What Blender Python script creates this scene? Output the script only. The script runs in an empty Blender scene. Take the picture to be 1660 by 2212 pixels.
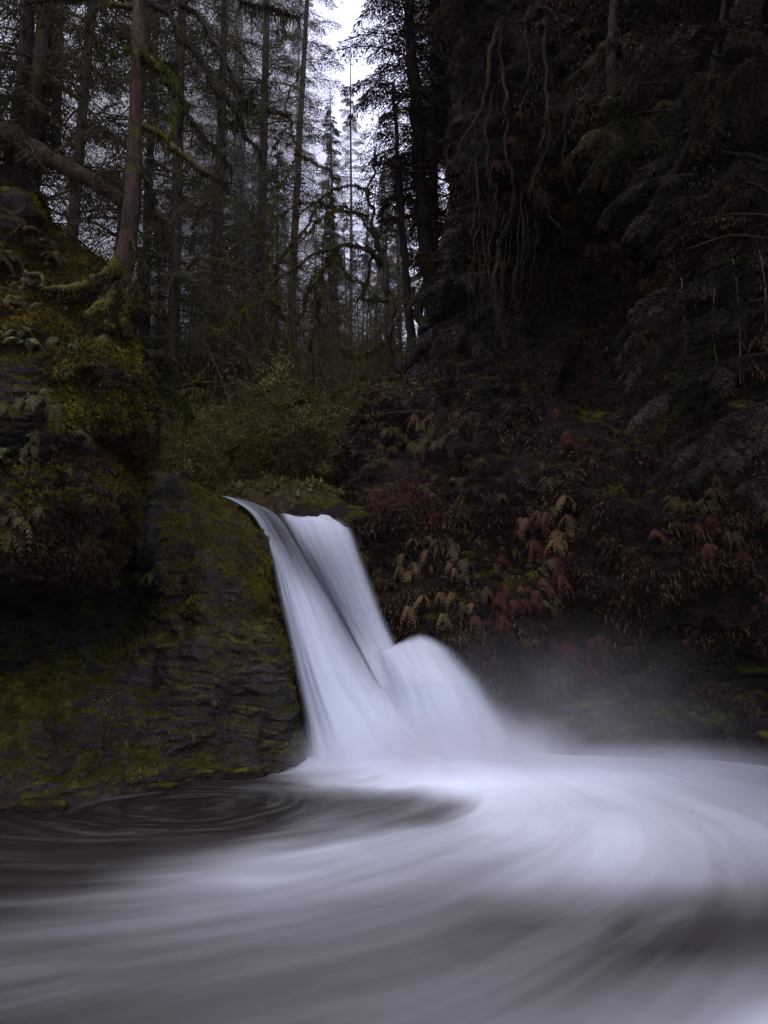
import bpy, math, random
import numpy as np
from mathutils import Vector

random.seed(7)
RNG = np.random.default_rng(11)
R = math.radians
C = bpy.context.scene.collection
sc = bpy.context.scene

# ------------------------------------------------------------------ camera, sky, sun, exposure
PITCH = R(8.0)
CAM = np.array([0.0, 0.0, 2.2])
FPX = 1597.0                       # focal length in units of the 1660 x 2212 working picture
cam_d = bpy.data.cameras.new("camera")
cam_d.sensor_fit = 'VERTICAL'
cam_d.sensor_height = 36.0
cam_d.lens = 26.0
cam_d.clip_start = 0.05
cam_d.clip_end = 1000.0
cam = bpy.data.objects.new("camera", cam_d)
C.objects.link(cam)
cam.location = CAM.tolist()
cam.rotation_euler = (R(90) + PITCH, 0, 0)
sc.camera = cam

SUN_EL, SUN_AZ = R(74), R(215)     # high, soft, from behind and a little to the side
w = bpy.data.worlds.new("World")
sc.world = w
w.use_nodes = True
nt = w.node_tree
nt.nodes.clear()
sky = nt.nodes.new('ShaderNodeTexSky')
sky.sky_type = 'NISHITA'
sky.sun_disc = False
sky.sun_elevation = SUN_EL
sky.sun_rotation = SUN_AZ
sky.air_density = 1.0
sky.dust_density = 3.0
mixw = nt.nodes.new('ShaderNodeMix')
mixw.data_type = 'RGBA'
mixw.inputs[0].default_value = 0.72
mixw.inputs[7].default_value = (6.3, 6.2, 8.1, 1)      # the pale lavender cloud cover
bg = nt.nodes.new('ShaderNodeBackground')
bg.inputs[1].default_value = 0.11
wo = nt.nodes.new('ShaderNodeOutputWorld')
nt.links.new(sky.outputs[0], mixw.inputs[6])
nt.links.new(mixw.outputs[2], bg.inputs[0])
nt.links.new(bg.outputs[0], wo.inputs[0])

sun_d = bpy.data.lights.new("sun", 'SUN')
sun_d.energy = 0.5
sun_d.angle = R(35)
sun_d.color = (1.0, 0.95, 0.90)
sun = bpy.data.objects.new("sun", sun_d)
C.objects.link(sun)
sd = Vector((math.sin(SUN_AZ) * math.cos(SUN_EL), math.cos(SUN_AZ) * math.cos(SUN_EL), math.sin(SUN_EL)))
sun.rotation_euler = sd.to_track_quat('Z', 'Y').to_euler()

sc.view_settings.view_transform = 'Standard'
sc.view_settings.look = 'None'
sc.view_settings.exposure = 1.0
sc.view_settings.gamma = 1.0
sc.render.engine = 'CYCLES'
cy = sc.cycles
cy.max_bounces = 6
cy.diffuse_bounces = 3
cy.glossy_bounces = 2
cy.transmission_bounces = 3
cy.transparent_max_bounces = 24
cy.volume_bounces = 3
cy.volume_step_rate = 1.0
cy.volume_max_steps = 64
cy.use_adaptive_sampling = True
cy.adaptive_threshold = 0.02
cy.use_denoising = True
cy.sample_clamp_indirect = 4.0

# ------------------------------------------------------------------ measuring helpers
cp, sp = math.cos(PITCH), math.sin(PITCH)


def at(px, py, D):
    """the world point at depth D (metres along Y) on the line of sight of a picture point"""
    px = np.asarray(px, float); py = np.asarray(py, float); D = np.asarray(D, float)
    x = (px - 830.0) / FPX
    y = -(py - 1106.0) / FPX
    t = D / (cp - y * sp)
    return np.stack([t * x + CAM[0], t * (cp - y * sp), CAM[2] + t * (sp + y * cp)], -1)


def proj(P):
    P = np.asarray(P, float)
    d = P - CAM
    f = d[..., 1] * cp + d[..., 2] * sp
    u = -d[..., 1] * sp + d[..., 2] * cp
    f = np.where(f < 0.05, 0.05, f)
    return 830 + FPX * d[..., 0] / f, 1106 - FPX * u / f


def water_D(py, z=0.0):
    a = np.arctan((np.asarray(py, float) - 1106) / FPX) - PITCH
    return (CAM[2] - z) / np.tan(a)


def _hash(i, j, k, seed):
    h = (i.astype(np.int64) * 374761393 + j.astype(np.int64) * 668265263 + k.astype(np.int64) * 2147483647 + seed * 144665) & 0xffffffff
    h = ((h ^ (h >> 13)) * 1274126177) & 0xffffffff
    h = ((h ^ (h >> 16)) * 2246822519) & 0xffffffff
    return ((h ^ (h >> 15)) & 0xffffff) / float(0xffffff) * 2 - 1


def vnoise(P, seed=0):
    P = np.asarray(P, float)
    i = np.floor(P).astype(np.int64)
    f = P - i
    u = f * f * (3 - 2 * f)
    r = 0
    for a in (0, 1):
        for b in (0, 1):
            for c in (0, 1):
                wgt = (u[..., 0] if a else 1 - u[..., 0]) * (u[..., 1] if b else 1 - u[..., 1]) * (u[..., 2] if c else 1 - u[..., 2])
                r = r + wgt * _hash(i[..., 0] + a, i[..., 1] + b, i[..., 2] + c, seed)
    return r


def fbm(P, octv=4, seed=0, gain=0.5, lac=2.03):
    P = np.asarray(P, float)
    r = 0; a = 1.0
    for o in range(octv):
        r = r + a * vnoise(P, seed + o * 17)
        P = P * lac + 3.7
        a *= gain
    return r


def nrm(v):
    v = np.asarray(v, float)
    return v / np.maximum(np.linalg.norm(v, axis=-1, keepdims=True), 1e-9)


def spline(pts, n):
    """Catmull-Rom through pts (k, d) -> (n, d)"""
    P = np.asarray(pts, float)
    k = len(P)
    if k == 2:
        t = np.linspace(0, 1, n)[:, None]
        return P[0] * (1 - t) + P[1] * t
    Q = np.vstack([2 * P[0] - P[1], P, 2 * P[-1] - P[-2]])
    s = np.linspace(0, k - 1 - 1e-6, n)
    i = s.astype(int); t = (s - i)[:, None]
    p0, p1, p2, p3 = Q[i], Q[i + 1], Q[i + 2], Q[i + 3]
    return 0.5 * (2 * p1 + (p2 - p0) * t + (2 * p0 - 5 * p1 + 4 * p2 - p3) * t ** 2 + (3 * p1 - p0 - 3 * p2 + p3) * t ** 3)


# ------------------------------------------------------------------ mesh builder
class MB:
    def __init__(s):
        s.v = []; s.q = []; s.t = []; s.n = 0

    def add(s, V, Q=None, T=None):
        V = np.asarray(V, float).reshape(-1, 3)
        s.v.append(V)
        if Q is not None and len(Q): s.q.append(np.asarray(Q, np.int64) + s.n)
        if T is not None and len(T): s.t.append(np.asarray(T, np.int64) + s.n)
        s.n += len(V)

    def mesh(s, name, mat, origin=None, smooth=False):
        V = np.vstack(s.v)
        if origin is not None: V = V - np.asarray(origin, float)
        me = bpy.data.meshes.new(name)
        nq = sum(len(a) for a in s.q); ntri = sum(len(a) for a in s.t)
        me.vertices.add(len(V)); me.vertices.foreach_set('co', V.astype(np.float32).ravel())
        idx = []
        if nq: idx.append(np.vstack(s.q).ravel())
        if ntri: idx.append(np.vstack(s.t).ravel())
        idx = np.concatenate(idx)
        me.loops.add(len(idx)); me.loops.foreach_set('vertex_index', idx.astype(np.int32))
        me.polygons.add(nq + ntri)
        st = np.concatenate([np.arange(nq) * 4, nq * 4 + np.arange(ntri) * 3]).astype(np.int32)
        me.polygons.foreach_set('loop_start', st)
        me.update(calc_edges=True)
        if smooth: me.polygons.foreach_set('use_smooth', np.ones(nq + ntri, bool))
        me.materials.append(mat)
        return me

    def build(s, name, mat, parent=None, origin=None, smooth=False):
        o = bpy.data.objects.new(name, s.mesh(name, mat, origin, smooth))
        C.objects.link(o)
        if parent is not None: o.parent = parent
        elif origin is not None: o.location = [float(a) for a in origin]
        return o

    # shapes
    def tube(s, P, rad, sides=8, cap=True, lump=0.0, seed=0):
        P = np.asarray(P, float); n = len(P)
        rad = np.broadcast_to(np.asarray(rad, float), (n,))
        T = nrm(np.gradient(P, axis=0))
        ref = np.array([0.13, 1.0, 0.21]) if abs(T[:, 2]).mean() > 0.6 else np.array([0.05, 0.1, 1.0])
        A = nrm(np.cross(T, ref)); B = np.cross(T, A)
        a = np.linspace(0, 2 * np.pi, sides, endpoint=False)
        ring = A[:, None] * np.cos(a)[None, :, None] + B[:, None] * np.sin(a)[None, :, None]
        rr = rad[:, None, None]
        if lump:
            V0 = P[:, None] + ring * rr
            rr = rr * (1 + lump * fbm(V0 * 6.0 / max(rad.max() * 8, 0.25), 3, seed)[..., None])
        V = P[:, None] + ring * rr
        i = np.arange(n - 1)[:, None]; j = np.arange(sides)[None]
        j2 = (j + 1) % sides
        Q = np.stack([i * sides + j, i * sides + j2, (i + 1) * sides + j2, (i + 1) * sides + j], -1).reshape(-1, 4)
        V = V.reshape(-1, 3)
        T_ = []
        if cap:
            V = np.vstack([V, P[-1] + T[-1] * rad[-1] * 0.6, P[0]])
            e = n * sides
            for k in range(sides):
                T_.append(((n - 1) * sides + k, (n - 1) * sides + (k + 1) % sides, e))
                T_.append(((k + 1) % sides, k, e + 1))
        s.add(V, Q, T_)

    def kites(s, p, ax, side, L, W, k=0.45):
        """leaf shaped quads: base p, axis ax, half width W"""
        p = np.asarray(p, float).reshape(-1, 3); ax = np.asarray(ax, float).reshape(-1, 3); side = np.asarray(side, float).reshape(-1, 3)
        L = np.asarray(L, float).reshape(-1, 1) * np.ones((len(p), 1)); W = np.asarray(W, float).reshape(-1, 1) * np.ones((len(p), 1))
        V = np.stack([p, p + ax * L * k + side * W, p + ax * L, p + ax * L * k - side * W], 1).reshape(-1, 3)
        Q = (np.arange(len(p))[:, None] * 4 + np.arange(4)[None])
        s.add(V, Q)

    def grid(s, G):
        n, m = G.shape[:2]
        i = np.arange(n - 1)[:, None]; j = np.arange(m - 1)[None]
        Q = np.stack([i * m + j, i * m + j + 1, (i + 1) * m + j + 1, (i + 1) * m + j], -1).reshape(-1, 4)
        s.add(G.reshape(-1, 3), Q)


def tag(o, label=None, cat=None, group=None, kind=None):
    if label: o['label'] = label
    if cat: o['category'] = cat
    if group: o['group'] = group
    if kind: o['kind'] = kind
    return o


def empty(name, loc, label=None, cat=None, group=None):
    o = bpy.data.objects.new(name, None)
    o.empty_display_size = 0.2
    C.objects.link(o)
    o.location = [float(a) for a in loc]
    return tag(o, label, cat, group)


def copy_tree(o, parent=None):
    c = o.copy(); C.objects.link(c)
    if parent is not None: c.parent = parent
    for ch in list(o.children): copy_tree(ch, c)
    return c


# ------------------------------------------------------------------ materials
class NT:
    def __init__(s, name):
        s.m = bpy.data.materials.new(name); s.m.use_nodes = True
        s.t = s.m.node_tree; s.t.nodes.clear()
        s.out = s.n('ShaderNodeOutputMaterial')

    def n(s, typ, **kw):
        x = s.t.nodes.new(typ)
        for k, v in kw.items(): setattr(x, k, v)
        return x

    def l(s, a, b): s.t.links.new(a, b)

    def setin(s, sock, v):
        if hasattr(v, 'is_output') or isinstance(v, bpy.types.NodeSocket): s.l(v, sock)
        else: sock.default_value = v

    def noise(s, scale, detail=4, rough=0.55, vec=None, dist=0.0):
        x = s.n('ShaderNodeTexNoise'); x.inputs['Scale'].default_value = scale; x.inputs['Detail'].default_value = detail
        x.inputs['Roughness'].default_value = rough; x.inputs['Distortion'].default_value = dist
        if vec is not None: s.l(vec, x.inputs['Vector'])
        return x.outputs['Fac']

    def mapping(s, vec, scale=(1, 1, 1), loc=(0, 0, 0)):
        x = s.n('ShaderNodeMapping'); x.inputs['Scale'].default_value = scale; x.inputs['Location'].default_value = loc
        s.l(vec, x.inputs['Vector']); return x.outputs[0]

    def ramp(s, fac, stops):
        x = s.n('ShaderNodeValToRGB'); e = x.color_ramp.elements
        while len(e) > 1: e.remove(e[-1])
        e[0].position = stops[0][0]; e[0].color = col(stops[0][1])
        for p, c in stops[1:]:
            k = e.new(p); k.color = col(c)
        s.l(fac, x.inputs[0]); return x.outputs[0]

    def math(s, op, a, b=0.0, c=0.0, clamp=False):
        x = s.n('ShaderNodeMath', operation=op); x.use_clamp = clamp
        s.setin(x.inputs[0], a); s.setin(x.inputs[1], b); s.setin(x.inputs[2], c); return x.outputs[0]

    def mix(s, fac, a, b, mode='MIX'):
        x = s.n('ShaderNodeMix'); x.data_type = 'RGBA'; x.blend_type = mode
        s.setin(x.inputs[0], fac)
        for k, v in ((6, a), (7, b)):
            if isinstance(v, tuple): x.inputs[k].default_value = col(v)
            else: s.l(v, x.inputs[k])
        return x.outputs[2]

    def bump(s, h, strength=0.5, dist=0.02):
        x = s.n('ShaderNodeBump'); x.inputs['Strength'].default_value = strength; x.inputs['Distance'].default_value = dist
        s.l(h, x.inputs['Height']); return x.outputs[0]

    def pbsdf(s, color, rough=0.8, spec=0.3, normal=None):
        x = s.n('ShaderNodeBsdfPrincipled')
        if isinstance(color, tuple): x.inputs['Base Color'].default_value = col(color)
        else: s.l(color, x.inputs['Base Color'])
        s.setin(x.inputs['Roughness'], rough)
        s.setin(x.inputs['Specular IOR Level'], spec)
        if normal is not None: s.l(normal, x.inputs['Normal'])
        return x

    def surf(s, sh): s.l(sh, s.out.inputs['Surface']); return s.m


def col(c):
    if isinstance(c, (int, float)): return (c, c, c, 1)
    return tuple(c) + (1,) if len(c) == 3 else tuple(c)


def mat_leaf(name, c1, c2, c3, rough=0.7, scale=1.5, trans=0.25, spec=0.12):
    N = NT(name)
    g = N.n('ShaderNodeNewGeometry'); oi = N.n('ShaderNodeObjectInfo')
    tc = N.n('ShaderNodeTexCoord')
    f = N.noise(scale, 3, 0.6, tc.outputs['Object'])
    f2 = N.noise(scale * 9, 2, 0.6, tc.outputs['Object'])
    base = N.ramp(N.math('ADD', N.math('MULTIPLY', f, 0.75), N.math('MULTIPLY', f2, 0.25)), [(0.34, c1), (0.5, c2), (0.66, c3)])
    v = N.math('MULTIPLY_ADD', oi.outputs['Random'], 0.7, 0.65)
    hs = N.n('ShaderNodeHueSaturation'); N.l(base, hs.inputs['Color']); N.l(v, hs.inputs['Value'])
    N.l(N.math('MULTIPLY_ADD', oi.outputs['Random'], 0.05, 0.475), hs.inputs['Hue'])
    hc = N.mix(1.0, hs.outputs[0], (1.08, 0.92, 0.78), 'MULTIPLY')
    p = N.pbsdf(hc, rough, spec)
    tr = N.n('ShaderNodeBsdfTranslucent'); N.l(hc, tr.inputs['Color'])
    mx = N.n('ShaderNodeMixShader'); mx.inputs[0].default_value = trans
    N.l(p.outputs[0], mx.inputs[1]); N.l(tr.outputs[0], mx.inputs[2])
    return N.surf(mx.outputs[0])


def mat_bark(name, dark, light, moss=None, mossamt=0.4, vscale=(9, 9, 1.3)):
    N = NT(name)
    tc = N.n('ShaderNodeTexCoord'); g = N.n('ShaderNodeNewGeometry')
    v = N.mapping(g.outputs['Position'], vscale)
    f = N.noise(3.0, 6, 0.65, v, 0.4)
    f2 = N.noise(0.9, 3, 0.6, g.outputs['Position'])
    c = N.ramp(f, [(0.35, dark), (0.65, light)])
    if moss is not None:
        m = N.noise(2.2, 5, 0.65, g.outputs['Position'])
        sx = N.n('ShaderNodeSeparateXYZ'); N.l(g.outputs['Normal'], sx.inputs[0])
        k = N.math('ADD', m, N.math('MULTIPLY', sx.outputs[2], 0.18))
        k = N.ramp(k, [(0.62 - 0.3 * mossamt, 0.0), (0.72 - 0.3 * mossamt, 1.0)])
        mc = N.mix(N.noise(30, 2, 0.6, g.outputs['Position']), tuple(a * 0.45 for a in moss), tuple(a * 1.35 for a in moss))
        c = N.mix(k, c, mc)
    h = N.math('ADD', f, N.math('MULTIPLY', f2, 0.4))
    c = N.mix(1.0, c, (1.06, 0.92, 0.80), 'MULTIPLY')
    p = N.pbsdf(c, 0.9, 0.12, N.bump(h, 0.9, 0.03))
    return N.surf(p.outputs[0])


def mat_moss(name, c1=(0.03, 0.035, 0.006), c2=(0.11, 0.12, 0.02), c3=(0.2, 0.2, 0.035), scale=4):
    N = NT(name)
    g = N.n('ShaderNodeNewGeometry')
    f = N.noise(scale, 6, 0.7, g.outputs['Position'])
    c = N.ramp(f, [(0.3, c1), (0.5, c2), (0.7, c3)])
    b = N.noise(60, 3, 0.7, g.outputs['Position'])
    p = N.pbsdf(c, 0.95, 0.1, N.bump(b, 0.8, 0.02))
    return N.surf(p.outputs[0])


def mat_cliff(name, mossy=0.5, wet=0.45, red=0.3, tone=1.0):
    N = NT(name)
    g = N.n('ShaderNodeNewGeometry'); pos = g.outputs['Position']
    lay = N.mapping(pos, (1.4, 1.4, 4.2))
    f1 = N.noise(2.2, 8, 0.65, lay, 0.6)
    f2 = N.noise(0.55, 5, 0.6, pos)
    f3 = N.noise(14, 4, 0.7, pos)
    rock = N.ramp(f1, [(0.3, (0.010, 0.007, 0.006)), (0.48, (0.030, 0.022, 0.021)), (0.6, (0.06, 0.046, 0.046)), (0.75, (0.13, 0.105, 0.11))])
    dirt = N.ramp(f3, [(0.3, (0.012, 0.008, 0.006)), (0.7, (0.06, 0.035, 0.025))])
    c = N.mix(N.ramp(f2, [(0.45, 0.0), (0.6, min(1, red * 2))]), rock, dirt)
    crk = N.ramp(N.noise(1.6, 7, 0.7, N.mapping(pos, (2.2, 2.2, 7.5)), 0.8), [(0.40, 0.25), (0.52, 1.0)])
    c = N.mix(1.0, c, crk, 'MULTIPLY')
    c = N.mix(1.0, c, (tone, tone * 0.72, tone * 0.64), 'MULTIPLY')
    sx = N.n('ShaderNodeSeparateXYZ'); N.l(g.outputs['Normal'], sx.inputs[0])
    mk = N.noise(1.1, 7, 0.68, pos, 0.3)
    k = N.math('ADD', N.math('ADD', mk, N.math('MULTIPLY', sx.outputs[2], 0.36)), N.math('MULTIPLY', f3, 0.12))
    k = N.ramp(k, [(0.80 - 0.35 * mossy, 0.0), (0.90 - 0.35 * mossy, 1.0)])
    mcol = N.ramp(N.noise(5.5, 6, 0.7, pos), [(0.3, (0.012, 0.011, 0.003)), (0.5, (0.045, 0.042, 0.008)), (0.72, (0.14, 0.128, 0.018))])
    c = N.mix(k, c, mcol)
    rr = N.math('MULTIPLY_ADD', k, 0.6 * (1 - wet) + 0.2, wet * 0.7 + 0.05, clamp=True)
    rr = N.math('ADD', 0.55 - 0.36 * wet, N.math('MULTIPLY', k, 0.6), clamp=True)
    h = N.math('ADD', N.math('MULTIPLY', f1, 1.0), N.math('MULTIPLY', N.noise(35, 4, 0.75, pos), 0.35))
    p = N.pbsdf(c, rr, N.math('MULTIPLY_ADD', k, -0.45 * wet, 0.55 * wet, clamp=True), N.bump(h, 1.0, 0.06))
    return N.surf(p.outputs[0])


def mat_ground():
    N = NT("forest_floor")
    g = N.n('ShaderNodeNewGeometry'); pos = g.outputs['Position']
    f = N.noise(0.9, 8, 0.7, pos); f2 = N.noise(9, 5, 0.7, pos)
    c = N.ramp(f2, [(0.3, (0.02, 0.014, 0.008)), (0.5, (0.06, 0.042, 0.024)), (0.7, (0.12, 0.085, 0.05))])
    m = N.ramp(f2, [(0.3, (0.02, 0.024, 0.006)), (0.7, (0.10, 0.105, 0.022))])
    c = N.mix(N.ramp(f, [(0.42, 0.0), (0.58, 1.0)]), c, m)
    p = N.pbsdf(c, 0.95, 0.15, N.bump(f2, 1.0, 0.08))
    return N.surf(p.outputs[0])


M = {}
M['cliff_l'] = mat_cliff("mossy_slate", 0.55, tone=0.75)
M['cliff_s'] = mat_cliff("shoulder_slate", 0.32, wet=0.85, tone=0.75)
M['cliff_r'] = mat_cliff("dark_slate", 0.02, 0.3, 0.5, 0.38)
M['ground'] = mat_ground()
M['moss'] = mat_moss("moss")
M['moss_dim'] = mat_moss("dim_moss", (0.02, 0.02, 0.005), (0.06, 0.06, 0.015), (0.11, 0.105, 0.025))
M['brown_moss'] = mat_moss("brown_moss", (0.012, 0.009, 0.005), (0.035, 0.028, 0.014), (0.075, 0.068, 0.025))
M['cedar_bark'] = mat_bark("cedar_bark", (0.025, 0.016, 0.014), (0.10, 0.072, 0.07), (0.09, 0.09, 0.02), 0.28, (16, 16, 1.0))
M['bark'] = mat_bark("bark", (0.02, 0.015, 0.014), (0.075, 0.058, 0.058), (0.07, 0.07, 0.018), 0.35)
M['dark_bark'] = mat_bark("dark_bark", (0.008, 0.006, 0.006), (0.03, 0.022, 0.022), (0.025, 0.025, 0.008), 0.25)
M['mossy_bark'] = mat_bark("mossy_bark", (0.02, 0.016, 0.012), (0.06, 0.05, 0.04), (0.085, 0.082, 0.018), 0.75)
M['log_bark'] = mat_bark("log_wood", (0.025, 0.016, 0.014), (0.10, 0.07, 0.064), (0.06, 0.06, 0.02), 0.25, (3, 3, 8))
M['twig'] = mat_bark("twig_bark", (0.06, 0.048, 0.048), (0.17, 0.14, 0.135), (0.12, 0.12, 0.03), 0.5)
M['fir'] = mat_leaf("fir_needles", (0.045, 0.047, 0.028), (0.085, 0.087, 0.055), (0.15, 0.15, 0.11))
M['cedar_leaf'] = mat_leaf("cedar_leaves", (0.022, 0.022, 0.011), (0.048, 0.045, 0.026), (0.1, 0.09, 0.062))
M['grey_cedar'] = mat_leaf("grey_cedar_leaves", (0.017, 0.014, 0.012), (0.040, 0.034, 0.032), (0.085, 0.074, 0.072), trans=0.15)
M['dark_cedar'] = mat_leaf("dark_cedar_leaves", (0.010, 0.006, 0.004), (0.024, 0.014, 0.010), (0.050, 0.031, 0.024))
M['fern'] = mat_leaf("fern_green", (0.045, 0.055, 0.02), (0.1, 0.12, 0.055), (0.2, 0.22, 0.15), scale=3)
M['fern_dull'] = mat_leaf("fern_dull", (0.04, 0.03, 0.015), (0.09, 0.072, 0.04), (0.17, 0.14, 0.09), scale=3)
M['fern_brown'] = mat_leaf("fern_withered", (0.0595, 0.0255, 0.017), (0.1275, 0.0638, 0.0467), (0.204, 0.136, 0.102), scale=3)
M['fern_tan'] = mat_leaf("fern_tan", (0.08, 0.055, 0.028), (0.16, 0.12, 0.07), (0.28, 0.23, 0.15), scale=3)
M['leaf_red'] = mat_leaf("withered_red", (0.035, 0.013, 0.01), (0.08, 0.034, 0.028), (0.14, 0.075, 0.062), scale=3)
M['under'] = mat_leaf("undergrowth_leaves", (0.055, 0.058, 0.02), (0.135, 0.14, 0.05), (0.25, 0.26, 0.12), scale=2)
M['red_twig'] = mat_bark("red_twig", (0.06, 0.018, 0.02), (0.14, 0.05, 0.055))
M['root'] = mat_bark("root_bark", (0.015, 0.010, 0.008), (0.045, 0.030, 0.022), (0.026, 0.022, 0.008), 0.4)
M['pale_vine'] = mat_bark("pale_vine", (0.10, 0.08, 0.07), (0.26, 0.22, 0.2))
N = NT("cable_metal"); M['cable'] = N.surf(N.pbsdf((0.04, 0.04, 0.045), 0.5, 0.4).outputs[0])

# ------------------------------------------------------------------ the ground, one sheet to the horizon


def smooth(a, b, x):
    t = np.clip((x - a) / (b - a), 0, 1)
    return t * t * (3 - 2 * t)


def ground_z(x, y, detail=True):
    x = np.asarray(x, float); y = np.asarray(y, float)
    up = 4.15 + 0.60 * np.clip(y - 14.6, 0, 15.5) + 0.05 * np.clip(y - 30, 0, 400)
    up = up + 0.8 * np.clip(-5.0 - x - 0.25 * (y - 14), 0, 6) * smooth(12, 17, y)
    xr = x - (0.6 + 0.10 * (y - 14))
    up = up + np.where(xr > 0, 1.25 * np.clip(xr, 0, 7), 0)
    left = 5.4 + 0.35 * np.clip(-5.5 - x, 0, 12)
    lm = smooth(-5.6, -6.6, x) * smooth(9.0, 11.5, y)
    right = 7.5 + 0.3 * np.clip(x - 7, 0, 10)
    rm = smooth(6.5, 8.5, x) * smooth(7.0, 10.5, y)
    base = np.where(y > 13.6, 1.0, 0.0)
    back = 4.0 * smooth(0.2, 1.2, x)
    g = smooth(12.9, 13.9, y - back)
    z = -1.4 + 0 * x
    z = z * (1 - lm) + left * lm
    z = z * (1 - rm) + right * rm
    z = z * (1 - g) + np.maximum(up, z) * g
    bank = smooth(-1.0, -6.0, y)
    z = z * (1 - bank) + 0.8 * bank
    if detail:
        n = fbm(np.stack([x * 0.35, y * 0.35, 0 * x], -1), 5, 5)
        z = z + n * 0.55 * g + 0.25 * fbm(np.stack([x * 1.7, y * 1.7, 0 * x], -1), 3, 9) * g
    return z


def axis(segs):
    a = []
    for lo, hi, st in segs: a.append(np.arange(lo, hi, st))
    return np.concatenate(a + [np.array([segs[-1][1]])])


gx = axis([(-400, -60, 25), (-60, -16, 3), (-16, 16, 0.16), (16, 60, 3), (60, 400, 25)])
gy = axis([(-300, -30, 25), (-30, 12, 1.5), (12, 34, 0.16), (34, 80, 2.5), (80, 500, 30)])
GX, GY = np.meshgrid(gx, gy)
mb = MB(); mb.grid(np.stack([GX, GY, ground_z(GX, GY)], -1))
g_o = mb.build("ground", M['ground'], smooth=True); tag(g_o, "dim mossy forest floor climbing behind the waterfall", kind='structure')

# ------------------------------------------------------------------ cliffs: lofted patches with layered relief
PATCH = {}


def patch(name, rows, nu, nv, mat, amp=0.3, strata=0.08, seed=1, freq=0.55, label="", ribs=0.10):
    """rows: list of lists of world points, bottom to top; lofted, then weathered along the normal"""
    W = [spline(r, nu) for r in rows]
    W = np.stack(W, 0)                                    # rows, nu, 3
    n = len(rows)
    Q = spline(W.reshape(n, -1), nv).reshape(nv, nu, 3)
    du = np.gradient(Q, axis=1); dv = np.gradient(Q, axis=0)
    Nn = nrm(np.cross(du, dv))
    # face the camera side
    s = np.sign(np.sum(Nn * (CAM - Q), -1, keepdims=True)); Nn = Nn * np.where(np.median(s) < 0, -1, 1)
    e = smooth(0, 0.04, np.linspace(0, 1, nv))[:, None]
    big = fbm(Q * freq, 4, seed)
    mid = fbm(Q * 2.2 * np.array([1, 1, 1.4]), 4, seed + 3)
    zz = Q[..., 2] * 7.0 + 1.6 * fbm(Q * 0.8, 3, seed + 5) + Q[..., 0] * 0.8
    fr = zz - np.floor(zz)
    rnd = _hash(np.floor(zz).astype(int), np.floor(Q[..., 0] * 1.3 + 0.7 * fbm(Q * 1.5, 2, 4)).astype(int), 0 * np.floor(zz).astype(int), 3)
    st = (smooth(0, 0.25, fr) - smooth(0.75, 1.0, fr)) * 0.6 + rnd * 0.7
    fine = fbm(Q * 9, 3, seed + 8)
    rib = np.abs(vnoise(np.stack([Q[..., 0] * 2.3 + 0.5 * fbm(Q * 0.9, 2, 7), Q[..., 2] * 0.35, Q[..., 1] * 0.9], -1), seed + 11))
    blk = vnoise(np.stack([np.floor(Q[..., 0] * 2.1 + 0.8 * mid), np.floor(Q[..., 2] * 2.6 + 0.8 * big), 0 * big], -1) + 0.5, seed + 12)
    off = ribs * (0.5 - rib) + ribs * 0.75 * blk + amp * big + amp * 0.33 * mid + strata * st * (0.4 + 0.6 * (mid > -0.2)) + 0.022 * fine
    Q = Q + Nn * off[..., None]
    mb = MB(); mb.grid(Q)
    o = mb.build(name, mat)
    tag(o, label, kind='structure')
    du = np.gradient(Q, axis=1); dv = np.gradient(Q, axis=0)
    Nf = nrm(np.cross(du, dv)) * (1 if np.median(np.sum(np.cross(du, dv) * (CAM - Q), -1)) > 0 else -1)
    px, py = proj(Q)
    PATCH[name] = (Q.reshape(-1, 3), Nf.reshape(-1, 3), Nn.reshape(-1, 3), px.ravel(), py.ravel())
    return o


def A3(l): return [at(*p) for p in l]


# near left block: mossy, undercut
rows = [
    A3([(-900, 1330, 11.2), (-300, 1310, 11.2), (0, 1300, 11.2), (120, 1290, 11.3), (230, 1270, 11.5), (235, 1260, 12.5)]),
    A3([(-900, 1265, 7.6), (-300, 1260, 8.3), (0, 1240, 8.8), (110, 1225, 8.9), (205, 1215, 9.4), (250, 1200, 11.5)]),
    A3([(-900, 1120, 7.4), (-300, 1110, 8.1), (0, 1100, 8.7), (140, 1100, 8.7), (225, 1090, 9.2), (320, 1090, 11.3)]),
    A3([(-900, 1000, 7.5), (-300, 1000, 8.2), (0, 1000, 8.8), (150, 990, 8.9), (270, 985, 9.6), (345, 1000, 11.3)]),
    A3([(-900, 900, 7.6), (-300, 900, 8.2), (0, 900, 8.7), (150, 890, 8.6), (285, 900, 9.0), (335, 900, 11.0)]),
    A3([(-900, 800, 7.8), (-300, 800, 8.4), (0, 800, 8.9), (150, 790, 8.6), (270, 810, 8.9), (330, 820, 10.9)]),
    A3([(-900, 700, 8.2), (-300, 710, 8.8), (0, 740, 9.3), (130, 742, 9.1), (230, 752, 9.2), (295, 775, 10.6)]),
    A3([(-900, 600, 8.8), (-300, 620, 9.3), (0, 660, 9.9), (130, 690, 10.0), (235, 700, 9.9), (282, 720, 10.6)]),
    A3([(-900, 430, 9.4), (-300, 450, 10.0), (0, 520, 10.4), (110, 600, 10.4), (225, 640, 10.2), (290, 680, 10.8)]),
    A3([(-900, 250, 10.4), (-300, 300, 10.9), (0, 410, 11.2), (90, 510, 11.4), (200, 590, 11.6), (280, 640, 12.0)]),
    A3([(-900, 240, 15), (-300, 290, 15), (0, 400, 15), (90, 500, 15), (190, 570, 15.5), (270, 630, 15.5)]),
]
patch("cliff_left", rows, 330, 420, M['cliff_l'], 0.30, 0.06, 2, label="overhanging mossy rock cliff on the left, above the dark hollow")

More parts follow.
